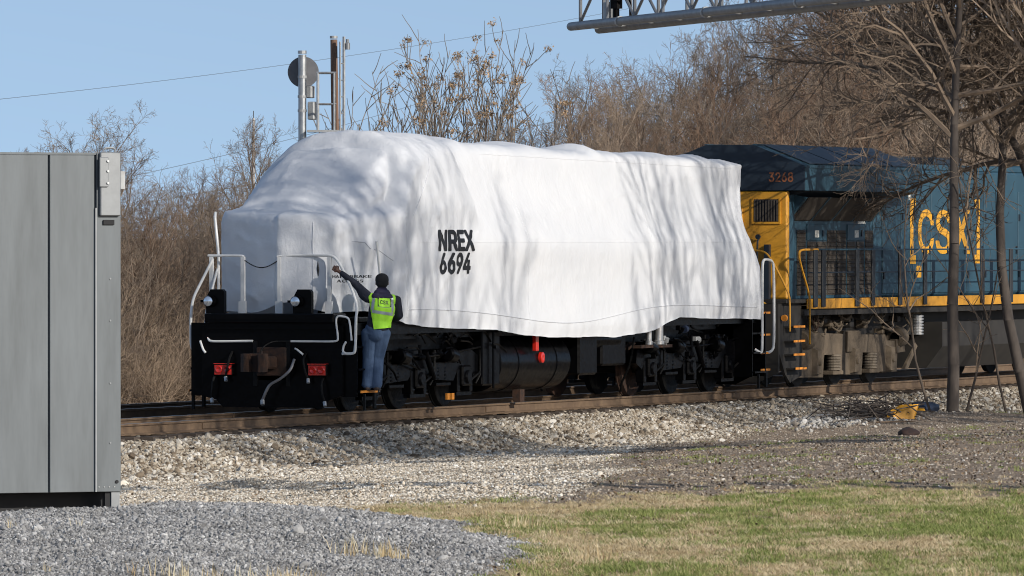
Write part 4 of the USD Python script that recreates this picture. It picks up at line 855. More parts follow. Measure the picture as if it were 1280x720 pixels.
def pobj(name, m, mt, parent=person, wide=True, **k):
    if wide: m = m.copy(); m.vertices = broaden(m.vertices)
    return obj(name, m, M[mt], parent, smooth=True, shift=False, **k)
V = lambda *a_: np.array(a_, float)
hd, nk = V(.19, .05, 1.80), V(.185, .02, 1.63)
shL, shR = V(.015, 0, 1.53), V(.355, .02, 1.50)
elL, wrL, haL = V(-.23, .05, 1.77), V(-.47, .06, 1.955), V(-.545, .06, 2.005)
elR, wrR, haR = V(.40, .10, 1.24), V(.33, .32, 1.17), V(.31, .40, 1.18)
ch, bl, pv = V(.17, .01, 1.36), V(.13, .01, 1.15), V(.095, .0, .99)
hpL, hpR = V(.01, 0, .95), V(.17, .0, .95)
knL, knR, anL, anR = V(-.01, .07, .53), V(.10, .08, .53), V(-.045, -.02, .09), V(.085, -.02, .09)
fingers = []
def hand(h, w, grip_dir, flat):
    """A hand closed round a rail: palm, four bent fingers of different lengths and a thumb from the palm's side."""
    h, w = np.array(h), np.array(w); d = (h - w) / np.linalg.norm(h - w); g = np.array(grip_dir, float); g -= d * (g @ d); g /= np.linalg.norm(g); s_ = np.cross(d, g)
    B = [[(w, .03), (h, .034)], [(h - s_ * .02, .026), (h + s_ * .026, .026)]]
    for k, ln in enumerate((.036, .042, .039, .030)):
        o_ = h + s_ * (-.034 + .0225 * k) + d * .03
        p1 = o_ + d * ln * .8; p2 = p1 + g * ln * .8 + d * .004; p3 = p2 + g * .012 - d * ln * .7
        B.append([(h + s_ * (-.03 + .02 * k), .012), (o_, .0105), (p1, .0098), (p2, .009), (p3, .0085)])
    t0 = h - s_ * .035 - d * .02
    B.append([(t0, .013), (t0 - s_ * .028 + d * .022 + g * .012, .011), (t0 - s_ * .022 + d * .05 + g * .034, .0095)])
    return B
body = [[(pv, .13), (bl, .125), (ch, .145), (V(.185, .01, 1.5), .11), (nk, .06), (hd - V(0, 0, .06), .06)],
        [(hd + V(0, 0, -.02), .085), (hd + V(0, .02, .03), .09)], [(hd + V(0, .06, -.09), .05), (hd + V(0, .03, -.02), .07)],
        [(hd + V(0, .10, .0), .014), (hd + V(0, .118, -.03), .016)], [(hd + V(-.088, .01, -.01), .014), (hd + V(-.088, .0, -.04), .012)], [(hd + V(.088, .01, -.01), .014), (hd + V(.088, .0, -.04), .012)],
        [(V(.185, 0, 1.5), .09), (shL, .065)], [(V(.185, 0, 1.5), .09), (shR, .065)],
        [(shL, .055), (elL, .043), (wrL, .03)], [(shR, .055), (elR, .043), (wrR, .03)],
        [(hpL, .09), (knL, .058), (anL, .04)], [(hpR, .09), (knR, .058), (anR, .04)],
        [(anL, .04), (anL + V(-.03, .13, -.045), .03)], [(anR, .04), (anR + V(.03, .13, -.045), .03)]] + hand(haL, wrL, (.2, .9, -.3), None) + hand(haR, wrR, (-.2, .3, -.9), None)
pobj('body', blob(body, .012, 6), 'skin')
pobj('jeans', blob([[(pv + V(0, 0, .03), .142), (pv, .145), (V(.09, 0, .93), .14)], [(hpL, .105), (knL, .085), (V(-.03, .0, .22), .075), (anL + V(0, 0, .0), .082)], [(hpR, .108), (knR, .083), (V(.09, 0, .22), .075), (anR, .08)]], .022, 5), 'jeans')
pobj('jacket', blob([[(V(.115, 0, 1.05), .148), (bl, .14), (ch, .16), (V(.185, .01, 1.50), .12)], [(V(.185, 0, 1.5), .10), (shL, .08)], [(V(.185, 0, 1.5), .10), (shR, .08)],
                     [(shL, .082), (elL, .064), (wrL - (wrL - elL) * .06, .045)], [(shR, .078), (elR, .064), (wrR, .047)]], .022, 5), 'jacket')
pobj('hood', blob([[(V(.11, -.05, 1.56), .07), (V(.26, -.05, 1.55), .07)], [(V(.14, -.03, 1.62), .07), (V(.235, -.03, 1.62), .07)], [(nk + V(0, .02, .02), .09), (nk + V(0, .0, -.06), .10)]], .02, 5), 'hood')
cap = blob([[(hd + V(0, -.01, .02), .103), (hd + V(0, .0, .045), .103)], [(hd + V(0, -.02, -.02), .092), (hd + V(0, 0, .0), .098)]], .016, 4)
pobj('cap', cap, 'hair')
# vest: the torso inflated, cut at waist, neck and arm holes
vm = blob([[(V(.115, 0, 1.0), .166), (bl, .160), (ch, .180), (V(.185, .01, 1.49), .148)], [(V(.13, -.02, 1.52), .10), (V(.24, -.02, 1.52), .10)], [(V(.10, 0, 1.49), .10), (V(.05, 0, 1.53), .09)], [(V(.26, 0, 1.49), .10), (V(.315, 0, 1.51), .088)]], .016, 5)
for pl, n_ in (((0.1, 0, 1.02), (-.13, 0, 1)), ((.02, 0, 1.5), (1, 0, .10)), ((.352, 0, 1.5), (-1, 0, .06))): vm = trimesh.intersections.slice_mesh_plane(vm, n_, pl)
vk = vm.vertices; keep = ~((np.linalg.norm((vk - nk)[:, [0, 2]] * [1, .8], axis=1) < .095) & (vk[:, 2] > 1.54))
vm.update_faces(keep[vm.faces].all(1)); vm.remove_unreferenced_vertices()
vm.vertices = broaden(vm.vertices)
vest = pobj('vest', vm, 'vest', wide=False)
VR = trimesh.ray.ray_triangle.RayMeshIntersector(vm)
def on_vest(P, out=.004):
    P = np.asarray(P, float); o_ = np.c_[P[:, 0], np.full(len(P), -.8), P[:, 1]]; loc, ri, _ = VR.intersects_location(o_, np.tile((0, 1., 0), (len(P), 1)), multiple_hits=False)
    r_ = np.full((len(P), 3), np.nan); r_[ri] = loc; r_[:, 1] -= out; return r_
def strip(path, w):
    path = np.asarray(path, float); t_ = np.gradient(path, axis=0); t_ /= np.linalg.norm(t_, axis=1, keepdims=True); nn = np.c_[-t_[:, 1], t_[:, 0]]
    rows = [on_vest(path + nn * k) for k in np.linspace(-w / 2, w / 2, 3)]; ok = ~np.isnan(np.array(rows)).any((0, 2)); rows = [r_[ok] for r_ in rows]; n_ = ok.sum()
    V_ = np.vstack(rows); F = [(a_ * n_ + i, a_ * n_ + i + 1, (a_ + 1) * n_ + i + 1, (a_ + 1) * n_ + i) for a_ in range(2) for i in range(n_ - 1)]
    return trimesh.Trimesh(V_, np.vstack([np.array(F)[:, [0, 1, 2]], np.array(F)[:, [0, 2, 3]]]), process=False)
xx = np.linspace(-.12, .40, 40)
pobj('reflective_band', strip(np.c_[xx, 1.30 - .16 * (xx - .13)], .05), 'reflect', vest, wide=False)
zz = np.linspace(1.30, 1.60, 16)
pobj('reflective_band', strip(np.c_[.025 + .14 * (zz - 1.3), zz], .048), 'reflect', vest, wide=False)
zz = np.linspace(1.28, 1.56, 14)
pobj('reflective_band', strip(np.c_[.372 - .05 * (zz - 1.3), zz], .04), 'reflect', vest, wide=False)
for t_, h_, x0, z0, w_ in (('CSX', .062, .165, 1.44, .135), ('[', .10, .125, 1.43, .02), (']', .10, .325, 1.41, .02)):
    g = text_on(t_, h_); g.vertices[:, 0] *= w_ / g.extents[0]; g = g.subdivide_to_size(.03); v = g.vertices
    P = on_vest(np.c_[x0 + v[:, 0], z0 + v[:, 1] - .13 * v[:, 0]], .003); ok = ~np.isnan(P[:, 1]); P[~ok, 1] = np.nanmean(P[:, 1]); P[~ok, 0] = x0 + v[~ok, 0]; P[~ok, 2] = z0 + v[~ok, 1]
    P[:, 1] -= v[:, 2] * .6; g.vertices = P; pobj('print', g, 'ink', vest, wide=False)
xx = np.linspace(.12, .32, 14); pobj('print_line', strip(np.c_[xx, 1.395 - .13 * (xx - .12)], .008), 'inkgrey', vest, wide=False)
for a_, nm in ((anL, -1), (anR, 1)):
    bt = pobj('boot', blob([[(a_ + V(0, .0, .02), .056), (a_ + V(0, -.01, -.035), .052)], [(a_ + V(0, -.03, -.05), .042), (a_ + V(nm * .02, .13, -.052), .040), (a_ + V(nm * .025, .18, -.055), .034)]], .014, 4), 'boot')
    pobj('sole', blob([[(a_ + V(0, -.05, -.082), .012), (a_ + V(nm * .025, .19, -.082), .012)], [(a_ + V(.035, -.03, -.082), .011), (a_ + V(nm * .02 + .035, .15, -.082), .011)], [(a_ + V(-.035, -.03, -.082), .011), (a_ + V(nm * .02 - .035, .15, -.082), .011)]], .015, 2), 'ink', bt)

# ------------------------------------------------------------------ signal mast and pole behind the wrapped locomotive
mast = thing('signal_mast', 'galvanised railway signal mast with round dark disc, platform and ladder behind the wrap', 'signal mast', (17.54, 7.0, -.5))
def madd(name, mesh, m_, parent=mast, **k): return obj(name, mesh, M[m_], parent, **k)
MX, MY = 17.54, 7.0
madd('mast_tube', cat_([cyl((MX, MY, -.5), (MX, MY, 6.45), .078, 16)]), 'galv', smooth=40)
madd('mast_cap', lathe([(0, .001), (0, .085), (-.06, .085), (-.06, .079)], (MX, MY, 6.47), (0, 0, -1), 16), 'galv')
for z in (4.75, 5.35, 5.62, 6.0): madd('mast_band', cyl((MX, MY, z), (MX, MY, z + .05), .088, 16), 'galvdull')
dk = madd('signal_disc', lathe([(0, .001), (0, .3), (.012, .3), (.012, .001)], (MX + .16, MY + .05, 6.12), (.93, .37, 0), 36), 'disc')
for k, z in enumerate((6.26, 6.12, 5.98)):
    obj('signal_lamp', lathe([(0, .05), (-.0, .075), (.2, .075), (.2, .001)], (MX + .2, MY + .07, z), (.93, .37, 0), 16), M['black'], dk)
madd('signal_case', cat_([bx(MX + .12, MX + .3, MY - .14, MY - .02, 5.62, 5.86, .02), bx(MX + .1, MX + .3, MY - .2, MY - .06, 5.2, 5.55, .02)]), 'galvdull')
# the platform hung to the right of the mast, towards the rusty pole (in the picture's plane)
R2 = RGT[:2]; F2 = FWD[:2]
def mp(u, w, z): return (MX + R2[0] * u + F2[0] * w, MY + R2[1] * u + F2[1] * w, z)
def mbar(a_, b_, r=.02): return cyl(mp(*a_), mp(*b_), r, 6)
madd('platform', hull([mp(u, w, z) for u in (.1, .72) for w in (-.3, .3) for z in (4.96, 5.0)]), 'galvdull')
madd('platform_brace', cat_([mbar((.08, 0, 4.62), (.66, 0, 4.93), .025)]), 'galv')
for u in (.30, .62):
    for w in (-.25, .25): madd('platform_post', mbar((u, w, 5.0), (u, w, 6.1), .024), 'galv')
for z in (5.5, 6.1):
    for w in (-.25, .25): madd('platform_rail', mbar((.28, w, z), (.66, w, z), .02), 'galv')
madd('ladder_rail', mbar((.80, 0, -.4), (.80, 0, 6.8), .03), 'galv'); madd('ladder_rail', mbar((.73, -.1, -.4), (.73, -.1, 6.7), .02), 'galv')
for z in np.arange(.2, 6.6, .32): madd('ladder_rung', mbar((.73, -.1, z), (.80, 0, z), .011), 'galv')
madd('insulator', cat_([lathe([(0, .05), (.12, .05), (.14, .03), (.2, .03)], mp(.87, 0, 6.55), (0, 0, 1), 12), mbar((.80, 0, 6.6), (.87, 0, 6.6), .012)]), 'alulight')
wpole = thing('wooden_pole', 'weathered brown wooden pole standing beside the signal mast', 'pole', mp(.66, .25, -.5))
obj('shaft', tube([mp(.70, .25, -.5), mp(.66, .25, 3), mp(.60, .25, 6.75)], [.11, .085, .07], 10), M['pole'], wpole, smooth=40)
obj('pole_cap', lathe([(0, .001), (0, .075), (-.05, .075)], mp(.60, .25, 6.77), (0, 0, -1), 12), M['galvdull'], wpole)
# ------------------------------------------------------------------ signal gantry reaching in from the right
G0 = np.array([-13.78, -11.04, 5.90]); G1d = np.array([-9.45, -7.29, 0.0]); G1d /= np.linalg.norm(G1d); Gn = np.array([-G1d[1], G1d[0], 0])
if Gn @ RGT < 0: Gn = -Gn
gan = thing('signal_gantry', 'grey steel lattice signal gantry crossing the top right of the sky', 'gantry', (G0 + G1d * 30) * [1, 1, 0])
GL = 30.0; up = np.array([0, 0, 1.0])
def gp(t_, w, h): return G0 + G1d * t_ + Gn * w + up * (h - .045 * (w > .3) * (h < .01))
GW, GH = .34, .85
for w in (0, GW):
    for h in (0, GH):
        s0 = 0 if w == 0 else .25
        gadd = obj('chord', cyl(gp(s0, w, h), gp(GL, w, h), .062 if h == 0 else .045, 12), M['gantry'], gan, smooth=40)
        obj('chord_cap', cyl(gp(s0 - .01, w, h), gp(s0 + .03, w, h), .056, 12), M['galvdull'], gan)
bay = 1.35
for i in range(int(GL / bay)):
    t_ = .5 + i * bay
    for w in (0, GW):
        obj('vertical_strut', cyl(gp(t_, w, .04), gp(t_, w, GH), .026, 8), M['gantry'], gan, smooth=40)
        a_, b_ = (t_, t_ + bay) if i % 2 == 0 else (t_ + bay, t_)
        obj('diagonal_strut', cyl(gp(a_, w, .04), gp(b_, w, GH), .022, 8), M['gantry'], gan, smooth=40)
    for h in (0, GH): obj('cross_strut', cyl(gp(t_, 0, h), gp(t_ + (bay if h else 0), GW, h), .02, 6), M['galvdull'], gan)
    if i % 3 == 1: obj('splice_flange', cyl(gp(t_ + .6, 0, 0), gp(t_ + .66, 0, 0), .075, 12), M['galvdull'], gan)
sg = obj('signal_head', cat_([cyl(gp(1.7, .17, .02), gp(1.7, .17, .2), .05, 10), cyl(gp(1.7, .17, .2), gp(1.7, .17, .32), .09, 12)]), M['black'], gan)
obj('signal_cable', tube(curve([gp(1.75, .2, .25), gp(2.0, .2, .42), gp(2.3, .2, .3), gp(2.35, .2, .05)]), .018, 6), M['black'], gan)
obj('junction_box', cat_([hull([gp(a_, b_, c_) for a_ in (1.3, 1.5) for b_ in (.1, .25) for c_ in (.03, .3)])]), M['alulight'], gan)
for t_, w in ((GL - .3, -.2), (GL - .3, GW + .2)): obj('gantry_leg', cyl(gp(t_, w, -6.2), gp(t_, w, 1.1), .13, 14), M['gantry'], gan, smooth=40)

# ------------------------------------------------------------------ equipment cabinet at the left edge
SB = np.array([*world_xy((134 - 640) / 8823 * 70.9, 70.9), 0]); SB[2] = gz(SB[0], SB[1]) - .02
cab_rz = math.degrees(math.atan2(RGT[1], RGT[0])) + 24
cabn = thing('equipment_cabinet', 'tall grey aluminium trackside equipment cabinet at the left edge of the picture', 'cabinet', SB, rz=cab_rz)
def sadd(name, m, m_, parent=cabn, **k): return obj(name, m, M[m_], parent, shift=False, **k)
# local x runs along the front (right in the picture), y into the cabinet; the right front corner stands near x = .13
XR, ZB, ZT = .135, .26, 3.66
sadd('cabinet_body', bx(-1.9, XR - .012, .01, 1.3, ZB, ZT - .02), 'alu')
sadd('front_panel', bx(-.62, -.145, -.022, .008, ZB, ZT - .02, .004), 'alu')
sadd('front_panel', bx(-1.9, -.64, -.022, .008, ZB, ZT - .02, .004), 'alu')
sadd('corner_panel', bx(-.125, XR, -.03, .008, ZB, ZT, .004), 'alu')
sadd('panel_edge', bx(-.143, -.127, -.045, .006, ZB, ZT - .55), 'alulight')
sadd('roof', bx(-1.95, XR + .05, -.08, 1.35, ZT, ZT + .05, .01), 'alulight') if False else None
sadd('roof_lip', bx(-1.9, XR - .005, -.02, 1.3, ZT - .018, ZT + .005), 'alu')
hs = sadd('door_hasp_cover', bx(-.10, XR - .015, -.075, -.031, ZT - .63, ZT + .01, .01), 'alulight')
obj('lifting_hook', tube(curve([(-.07, -.05, ZT), (-.05, -.05, ZT + .05), (.06, -.05, ZT + .055), (.07, -.05, ZT - .02)]), .012, 6), M['galv'], hs, shift=False)
sadd('hinge_plate', bx(-.115, -.02, -.095, -.076, ZT - .34, ZT - .04, .006), 'alulight')
for z in (ZT - .08, ZT - .18, ZT - .3): sadd('bolt', lathe([(0, .001), (0, .012), (.012, .012)], (-.03, -.11, z), (0, 1, 0), 8), 'galv')
sadd('vent_slot', bx(-.06, .06, -.05, -.031, ZT - .72, ZT - .67, .004), 'darkgap')
sadd('side_latch', bx(XR, XR + .05, -.02, .02, ZT - .36, ZT - .18), 'galvdull')
for z in (.75, 1.35, 1.98, 2.4): sadd('bolt', lathe([(0, .001), (0, .009), (.008, .009)], (.02, -.038, z), (0, 1, 0), 8), 'alulight')
for x in np.arange(-.1, .12, .055): sadd('bolt', lathe([(0, .001), (0, .007), (.006, .007)], (x, -.036, ZB + .05), (0, 1, 0), 6), 'galvdull')
sadd('corner_lock', lathe([(0, .001), (0, .018), (.01, .018)], (.09, -.04, ZB + .1), (0, 1, 0), 10), 'darkgap')
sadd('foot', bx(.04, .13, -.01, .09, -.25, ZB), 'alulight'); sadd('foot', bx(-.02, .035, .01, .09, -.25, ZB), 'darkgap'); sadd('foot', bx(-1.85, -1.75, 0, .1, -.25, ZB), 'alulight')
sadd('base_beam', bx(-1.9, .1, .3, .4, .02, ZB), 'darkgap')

# ------------------------------------------------------------------ bare trees and brush
def grow(r, base, d, length, rad, level, P, out):
    n = P['segs'][level]; p = np.array(base, float); d = np.array(d, float); pts = [p]; rs = [rad]
    tip = rad * P['taper'][level]
    for i in range(n):
        d = d + r.normal(0, P['wig'][level], 3); d[2] += P['trop'][level]; d /= math.sqrt(d @ d)
        p = p + d * (length / n); pts.append(p); rs.append(rad + (tip - rad) * (i + 1) / n)
    for i in range(n): out[min(level, len(out) - 1)].append((*pts[i], *pts[i + 1], rs[i], rs[i + 1]))
    if level + 1 >= len(P['segs']): return
    k = P['kids'][level]; k = int(k * r.uniform(.75, 1.25) + .5)
    for j in range(k):
        t = P['start'][level] + (1 - P['start'][level]) * (j + r.uniform(0, 1)) / k; f = t * n; i = min(int(f), n - 1); f -= i
        b = pts[i] * (1 - f) + pts[i + 1] * f; seg = pts[i + 1] - pts[i]; seg = seg / math.sqrt(seg @ seg)
        a_ = r.normal(size=3); a_ -= seg * (a_ @ seg); a_ /= math.sqrt(a_ @ a_); an = math.radians(P['ang'][level] * r.uniform(.65, 1.3))
        d2 = seg * math.cos(an) + a_ * math.sin(an)
        rr = (rs[i] * (1 - f) + rs[i + 1] * f)
        grow(r, b, d2, length * P['ratio'][level] * (1.15 - .6 * t) * r.uniform(.7, 1.25), max(min(rr * .7, rad * .55), P['rmin']), level + 1, P, out)
def segs_mesh(S, sides=3):
    S = np.asarray(S, float); a_, b_, ra, rb = S[:, :3], S[:, 3:6], S[:, 6], S[:, 7]; d = b_ - a_; d /= np.maximum(np.linalg.norm(d, axis=1, keepdims=True), 1e-9)
    h = np.where(np.abs(d[:, 2:3]) > .9, [[1., 0, 0]], [[0, 0, 1.]]); u = np.cross(d, h); u /= np.linalg.norm(u, axis=1, keepdims=True); w = np.cross(d, u)
    an = np.arange(sides) * 2 * np.pi / sides; ring = np.cos(an)[None, :, None] * u[:, None] + np.sin(an)[None, :, None] * w[:, None]
    Vv = np.concatenate([a_[:, None] + ring * ra[:, None, None], b_[:, None] + ring * rb[:, None, None]], 1).reshape(-1, 3)
    j = np.arange(sides); j2 = (j + 1) % sides; F1 = np.vstack([np.c_[j, j2, sides + j2], np.c_[j, sides + j2, sides + j]])
    F = (F1[None] + (np.arange(len(S)) * 2 * sides)[:, None, None]).reshape(-1, 3)
    return trimesh.Trimesh(Vv, F, process=False)
TREE = dict(segs=[8, 6, 5, 4, 3], kids=[13, 8, 6, 4], taper=[.25, .3, .35, .5, .6], wig=[.07, .13, .17, .2, .25], trop=[.05, .10, .07, .05, .02], ang=[42, 42, 45, 48], ratio=[.5, .52, .5, .55], start=[.22, .2, .15, .1], rmin=.0045)
def tree_parts(seed, h, rad, P=TREE, lean=(0, 0), fine_at=2):
    r = np.random.default_rng(seed); out = [[], [], []]
    # the crown list holds everything from level fine_at up
    lv = [[] for _ in range(len(P['segs']))]; grow(r, (0, 0, -.1), (lean[0], lean[1], 1), h, rad, 0, P, lv)
    tr = segs_mesh([s for l in lv[:1] for s in l], 7); lim = [s for l in lv[1:fine_at] for s in l]
    cr = [segs_mesh(lim, 5)] + [segs_mesh([s for l in lv[fine_at:] for s in l], 3)]
    return tr, cat_(cr), lv
def make_tree(name, label, seed, h, rad, loc, P=TREE, mt='bark', mc='twig', group=None, lean=(0, 0), extra=None, scale=1.0, rz=0, cat='tree'):
    t = thing(name, label, cat, loc, rz=rz, group=group, scale=scale); tr, cr, lv = tree_parts(seed, h, rad, P, lean)
    obj('trunk', tr, M[mt], t, shift=False, smooth=True); obj('crown', cr, M[mc], t, shift=False)
    if extra: extra(t, lv)
    return t
def make_brush(name, label, seed, n, h, spread, loc, mt, group=None, P=None, tangle=.3, scale=1.0):
    r = np.random.default_rng(seed); t = thing(name, label, 'shrub', loc, group=group, scale=scale); st = [[], [], []]
    P = P or dict(segs=[6, 4, 3], kids=[9, 5], taper=[.35, .4, .5], wig=[.10, .16, .2], trop=[.03, .04, .02], ang=[38, 42], ratio=[.38, .45], start=[.2, .1], rmin=.0045)
    for i in range(n):
        b = (r.normal(0, spread), r.normal(0, spread), -.05); grow(r, b, (r.normal(0, tangle), r.normal(0, tangle), 1), h * r.uniform(.5, 1.1), r.uniform(.008, .02), 0, P, st)
    obj('stems', segs_mesh(st[0], 4), M[mt], t, shift=False); obj('twigs', segs_mesh(st[1] + st[2], 3), M[mt], t, shift=False); return t
def on_far(vx_px, Y):
    """Ground point in the far thicket: where the sight line through a picture column meets the row at y = Y."""
    k = (vx_px - 640) / 8823; dy = Y - CAM[1]; vz = dy / (FWD[1] + k * RGT[1]); return np.array(world_xy(k * vz, vz)), vz
rf = np.random.default_rng(77)
GT = ['pale trunked trees of the thicket', 'spreading brown trees of the thicket', 'upright brown trees of the thicket', 'upright reddish trees of the thicket', 'pale trunked trees of the thicket', 'low branched trees of the thicket']
GS = ['brown brush of the thicket', 'straw coloured brush of the thicket', 'reddish brush of the thicket', 'pale stemmed brush of the thicket']
LT = ['grey twigged bare tree with a pale trunk in the thicket behind the tracks', 'spreading brown bare tree in the thicket behind the tracks', 'upright brown bare tree in the thicket behind the tracks', 'upright reddish brown bare tree in the thicket behind the tracks', 'grey twigged bare tree with a pale trunk in the thicket behind the tracks', 'low branched brown bare tree in the thicket behind the tracks']
LS = ['brown leafless brush at the foot of the thicket', 'straw coloured tangled brush at the foot of the thicket', 'reddish brown leafless brush at the foot of the thicket', 'pale stemmed sprawling brush at the foot of the thicket']
protoT = {}; protoS = {}
def place_tree(kind, xy, s, label, group):
    z = float(gz(xy[0], xy[1])); rz = rf.uniform(0, 360)
    nm = ('bare_tree', 'bare_tree', 'bare_tree', 'bare_tree', 'bare_tree', 'bare_tree')[kind]
    if kind not in protoT:
        P = dict(TREE); mc = ('twiggrey', 'twig', 'twig', 'twigred', 'twiggrey', 'twig')[kind]
        if kind in (2, 3): P.update(ang=[26, 30, 38, 45], trop=[.06, .12, .09, .05, .03], kids=[16, 8, 6, 4])
        if kind == 5: P.update(kids=[18, 9, 6, 4], start=[.08, .15, .1, .1])
        protoT[kind] = make_tree(nm, label, 300 + kind, 7.0, .125 if kind in (0, 4) else .08, (*xy, z), P, 'barkpale' if kind in (0, 4) else 'bark', mc, group, scale=s, rz=rz); return protoT[kind]
    return dup(protoT[kind], (*xy, z), rz, s, label, 'tree', group)
def place_brush(kind, xy, s, label, group):
    z = float(gz(xy[0], xy[1])); rz = rf.uniform(0, 360)
    if kind not in protoS:
        protoS[kind] = make_brush('brush', label, 400 + kind, 34, 3.0, .55, (*xy, z), ('twig', 'straw', 'twigred', 'palestem')[kind], group, tangle=(.25, .5, .3, .65)[kind], scale=s); return protoS[kind]
    return dup(protoS[kind], (*xy, z), rz, s, label, 'shrub', group)
# skyline of the thicket: picture column -> height of the tops above the rail head
SKY_X = [-60, 60, 105, 135, 160, 200, 250, 300, 340, 400, 460, 560, 640, 680, 720, 800, 870, 930, 1000, 1100, 1400]
SKY_H = [4.4, 4.5, 4.8, 4.7, 4.3, 4.1, 4.4, 4.8, 5.0, 4.5, 4.4, 4.6, 5.2, 6.3, 7.2, 7.3, 7.8, 8.8, 10.2, 11, 11]
def skyh(c): return float(np.interp(c, SKY_X, SKY_H))
for row, (Y0, dens, kinds, hf) in enumerate(((16.5, 30, (2, 3, 5), (.62, .86)), (22, 38, (0, 1, 5, 3), (.75, 1.0)), (29, 34, (0, 1, 4, 2), (.80, 1.02)), (39, 26, (0, 4, 2), (.8, 1.0)))):
    for c in np.linspace(-70, 1360, dens):
        c = c + rf.uniform(-22, 22); Y = Y0 + rf.uniform(-2.2, 2.2); xy, vz = on_far(c, Y)
        if row == 3 and c < 600 and rf.uniform() < .4: continue
        H = skyh(c) * rf.uniform(*hf) * (1 + .1 * (row > 1) * (c > 640)); kd = int(rf.choice(kinds)); place_tree(kd, xy, (H + .6) / 7.6, LT[kd], GT[kd])
for Y0, dens, hs in ((13.2, 50, (.55, .95)), (15.2, 44, (.8, 1.25)), (19, 36, (.9, 1.4)), (25.5, 26, (1.0, 1.6))):
    for c in np.linspace(-60, 1340, dens):
        if Y0 < 14 and c > 700: continue
        c = c + rf.uniform(-16, 16); xy, vz = on_far(c, Y0 + rf.uniform(-1.2, 1.2)); kd = int(rf.integers(0, 4)); place_brush(kd, xy, rf.uniform(*hs), LS[kd], GS[kd])
# low hill behind the thicket closes the view under the trees
hx = np.linspace(-150, 420, 120); hy = np.linspace(46, 150, 24); HX, HY = np.meshgrid(hx, hy, indexing='ij')
HZ = -.8 + 3.4 * smooth(46, 70, HY) * (1 - .25 * smooth(120, 150, HY)) + 1.2 * n2(HX, HY, .05, 55) + 1.0 * n2(HX, HY, .4, 56) * smooth(48, 60, HY)
ii = np.arange(HX.size).reshape(HX.shape); hq = np.stack([ii[:-1, :-1], ii[1:, :-1], ii[1:, 1:], ii[:-1, 1:]], -1).reshape(-1, 4)
obj('hillside', trimesh.Trimesh(np.stack([HX, HY, HZ], -1).reshape(-1, 3), np.vstack([hq[:, [0, 1, 2]], hq[:, [0, 2, 3]]]), process=False), mat('leaf_litter_slope', (.13, .1, .07), .95, col2=(.08, .06, .042), scale=1.5), kind='structure', smooth=True)
# tall tree at the far left and a slim one by the pale pole
xy, vz = on_far(112, 20); place_tree(5, xy, .80, 'tallest bare tree of the far left, directly above the grey cabinet', None)
xy, vz = on_far(306, 21); place_tree(2, xy, .78, 'slim upright bare tree beside the pale pole left of the wrapped locomotive', None)
# saplings with brown seed clusters above the wrap
SAP = dict(segs=[8, 5, 4], kids=[9, 4], taper=[.4, .5, .5], wig=[.045, .09, .12], trop=[.06, .12, .1], ang=[30, 34], ratio=[.42, .5], start=[.35, .2], rmin=.012)
def clusters(n_lo, n_hi, seed):
    def f(t, lv):
        r = np.random.default_rng(seed); tips = np.array([s[3:6] for l in lv[1:] for s in l]); hi = tips[:, 2] > np.quantile(tips[:, 2], .62); tips = tips[hi]
        for p in tips[r.choice(len(tips), min(len(tips), int(r.integers(n_lo, n_hi))), replace=False)]:
            k = int(r.integers(24, 70)); q = p + r.normal(0, .050, (k, 3)) * [1, 1, .75]; ms = []
            for c in q:
                d = r.normal(size=(3, 3)) * .022; ms.append(d + c)
            obj('seed_cluster', trimesh.Trimesh(np.vstack(ms), np.arange(k * 3).reshape(-1, 3), process=False), M['seed'], t, shift=False)
    return f
gsap = 'seed bearing saplings above the wrap'
places = [(452, 132, 0), (466, 112, 1), (482, 125, 1), (500, 118, 3), (514, 105, 4), (528, 90, 5), (540, 100, 4), (550, 74, 6), (562, 66, 7), (574, 82, 6), (586, 96, 5), (598, 78, 7), (612, 74, 6), (626, 84, 7), (640, 96, 6), (654, 104, 5), (668, 122, 4), (535, 130, 3), (605, 118, 4), (436, 138, 0), (690, 128, 2), (575, 120, 3)]
for i, (c, ytop, k) in enumerate(places):
    xy, vz = on_far(c, 12.2 + rf.uniform(-.9, .9)); zg = float(gz(*xy)); h = (CAM[2] + (302.45 - ytop - 9) * vz / 8823 - zg) * .93
    make_tree('sapling', 'slim bare sapling with brown seed clusters above the white wrap' if k else 'slim bare sapling without seed clusters above the white wrap', 500 + i, h, .034, (*xy, zg), SAP, 'bark', 'twiggrey', gsap + ('' if k else ', bare ones'), lean=(rf.normal(0, .07), rf.normal(0, .07)), extra=clusters(k, k + 2, 600 + i) if k else None)

# the leaning tree on the right, near side of the tracks
NEAR = dict(segs=[10, 8, 6, 5, 3], kids=[17, 10, 6, 4], taper=[.3, .25, .3, .45, .6], wig=[.05, .12, .16, .2, .26], trop=[.02, .015, .0, .0, 0], ang=[66, 46, 46, 50], ratio=[.52, .5, .5, .5], start=[.26, .15, .12, .1], rmin=.0042)
NEAR.update(start=[.47, .12, .1, .1], kids=[22, 14, 8, 5], ratio=[.49, .5, .5, .5], wig=[.07, .13, .17, .22, .28], rmin=.0036)
near = make_tree('bare_tree', 'large dark bare tree at the right edge with branches spread over the blue locomotive', 911, 11.5, .125, (21.15, -4.95, float(gz(21.15, -4.95)) - .05), NEAR, 'barkdark', 'twigdark', lean=(-.035, .085))
for px_, vz_, sd, h_, lb in ((1290, 137, 912, 10.5, 'dark bare tree just past the right edge, nearest the track'), (1365, 140, 913, 11.5, 'dark bare tree well past the right edge')):
    x_, y_ = world_xy((px_ - 640) / 8823 * vz_, vz_); make_tree('bare_tree', lb, sd, h_, .12, (x_, y_, float(gz(x_, y_)) - .05), NEAR, 'barkdark', 'twigdark', lean=(-.03, .10))
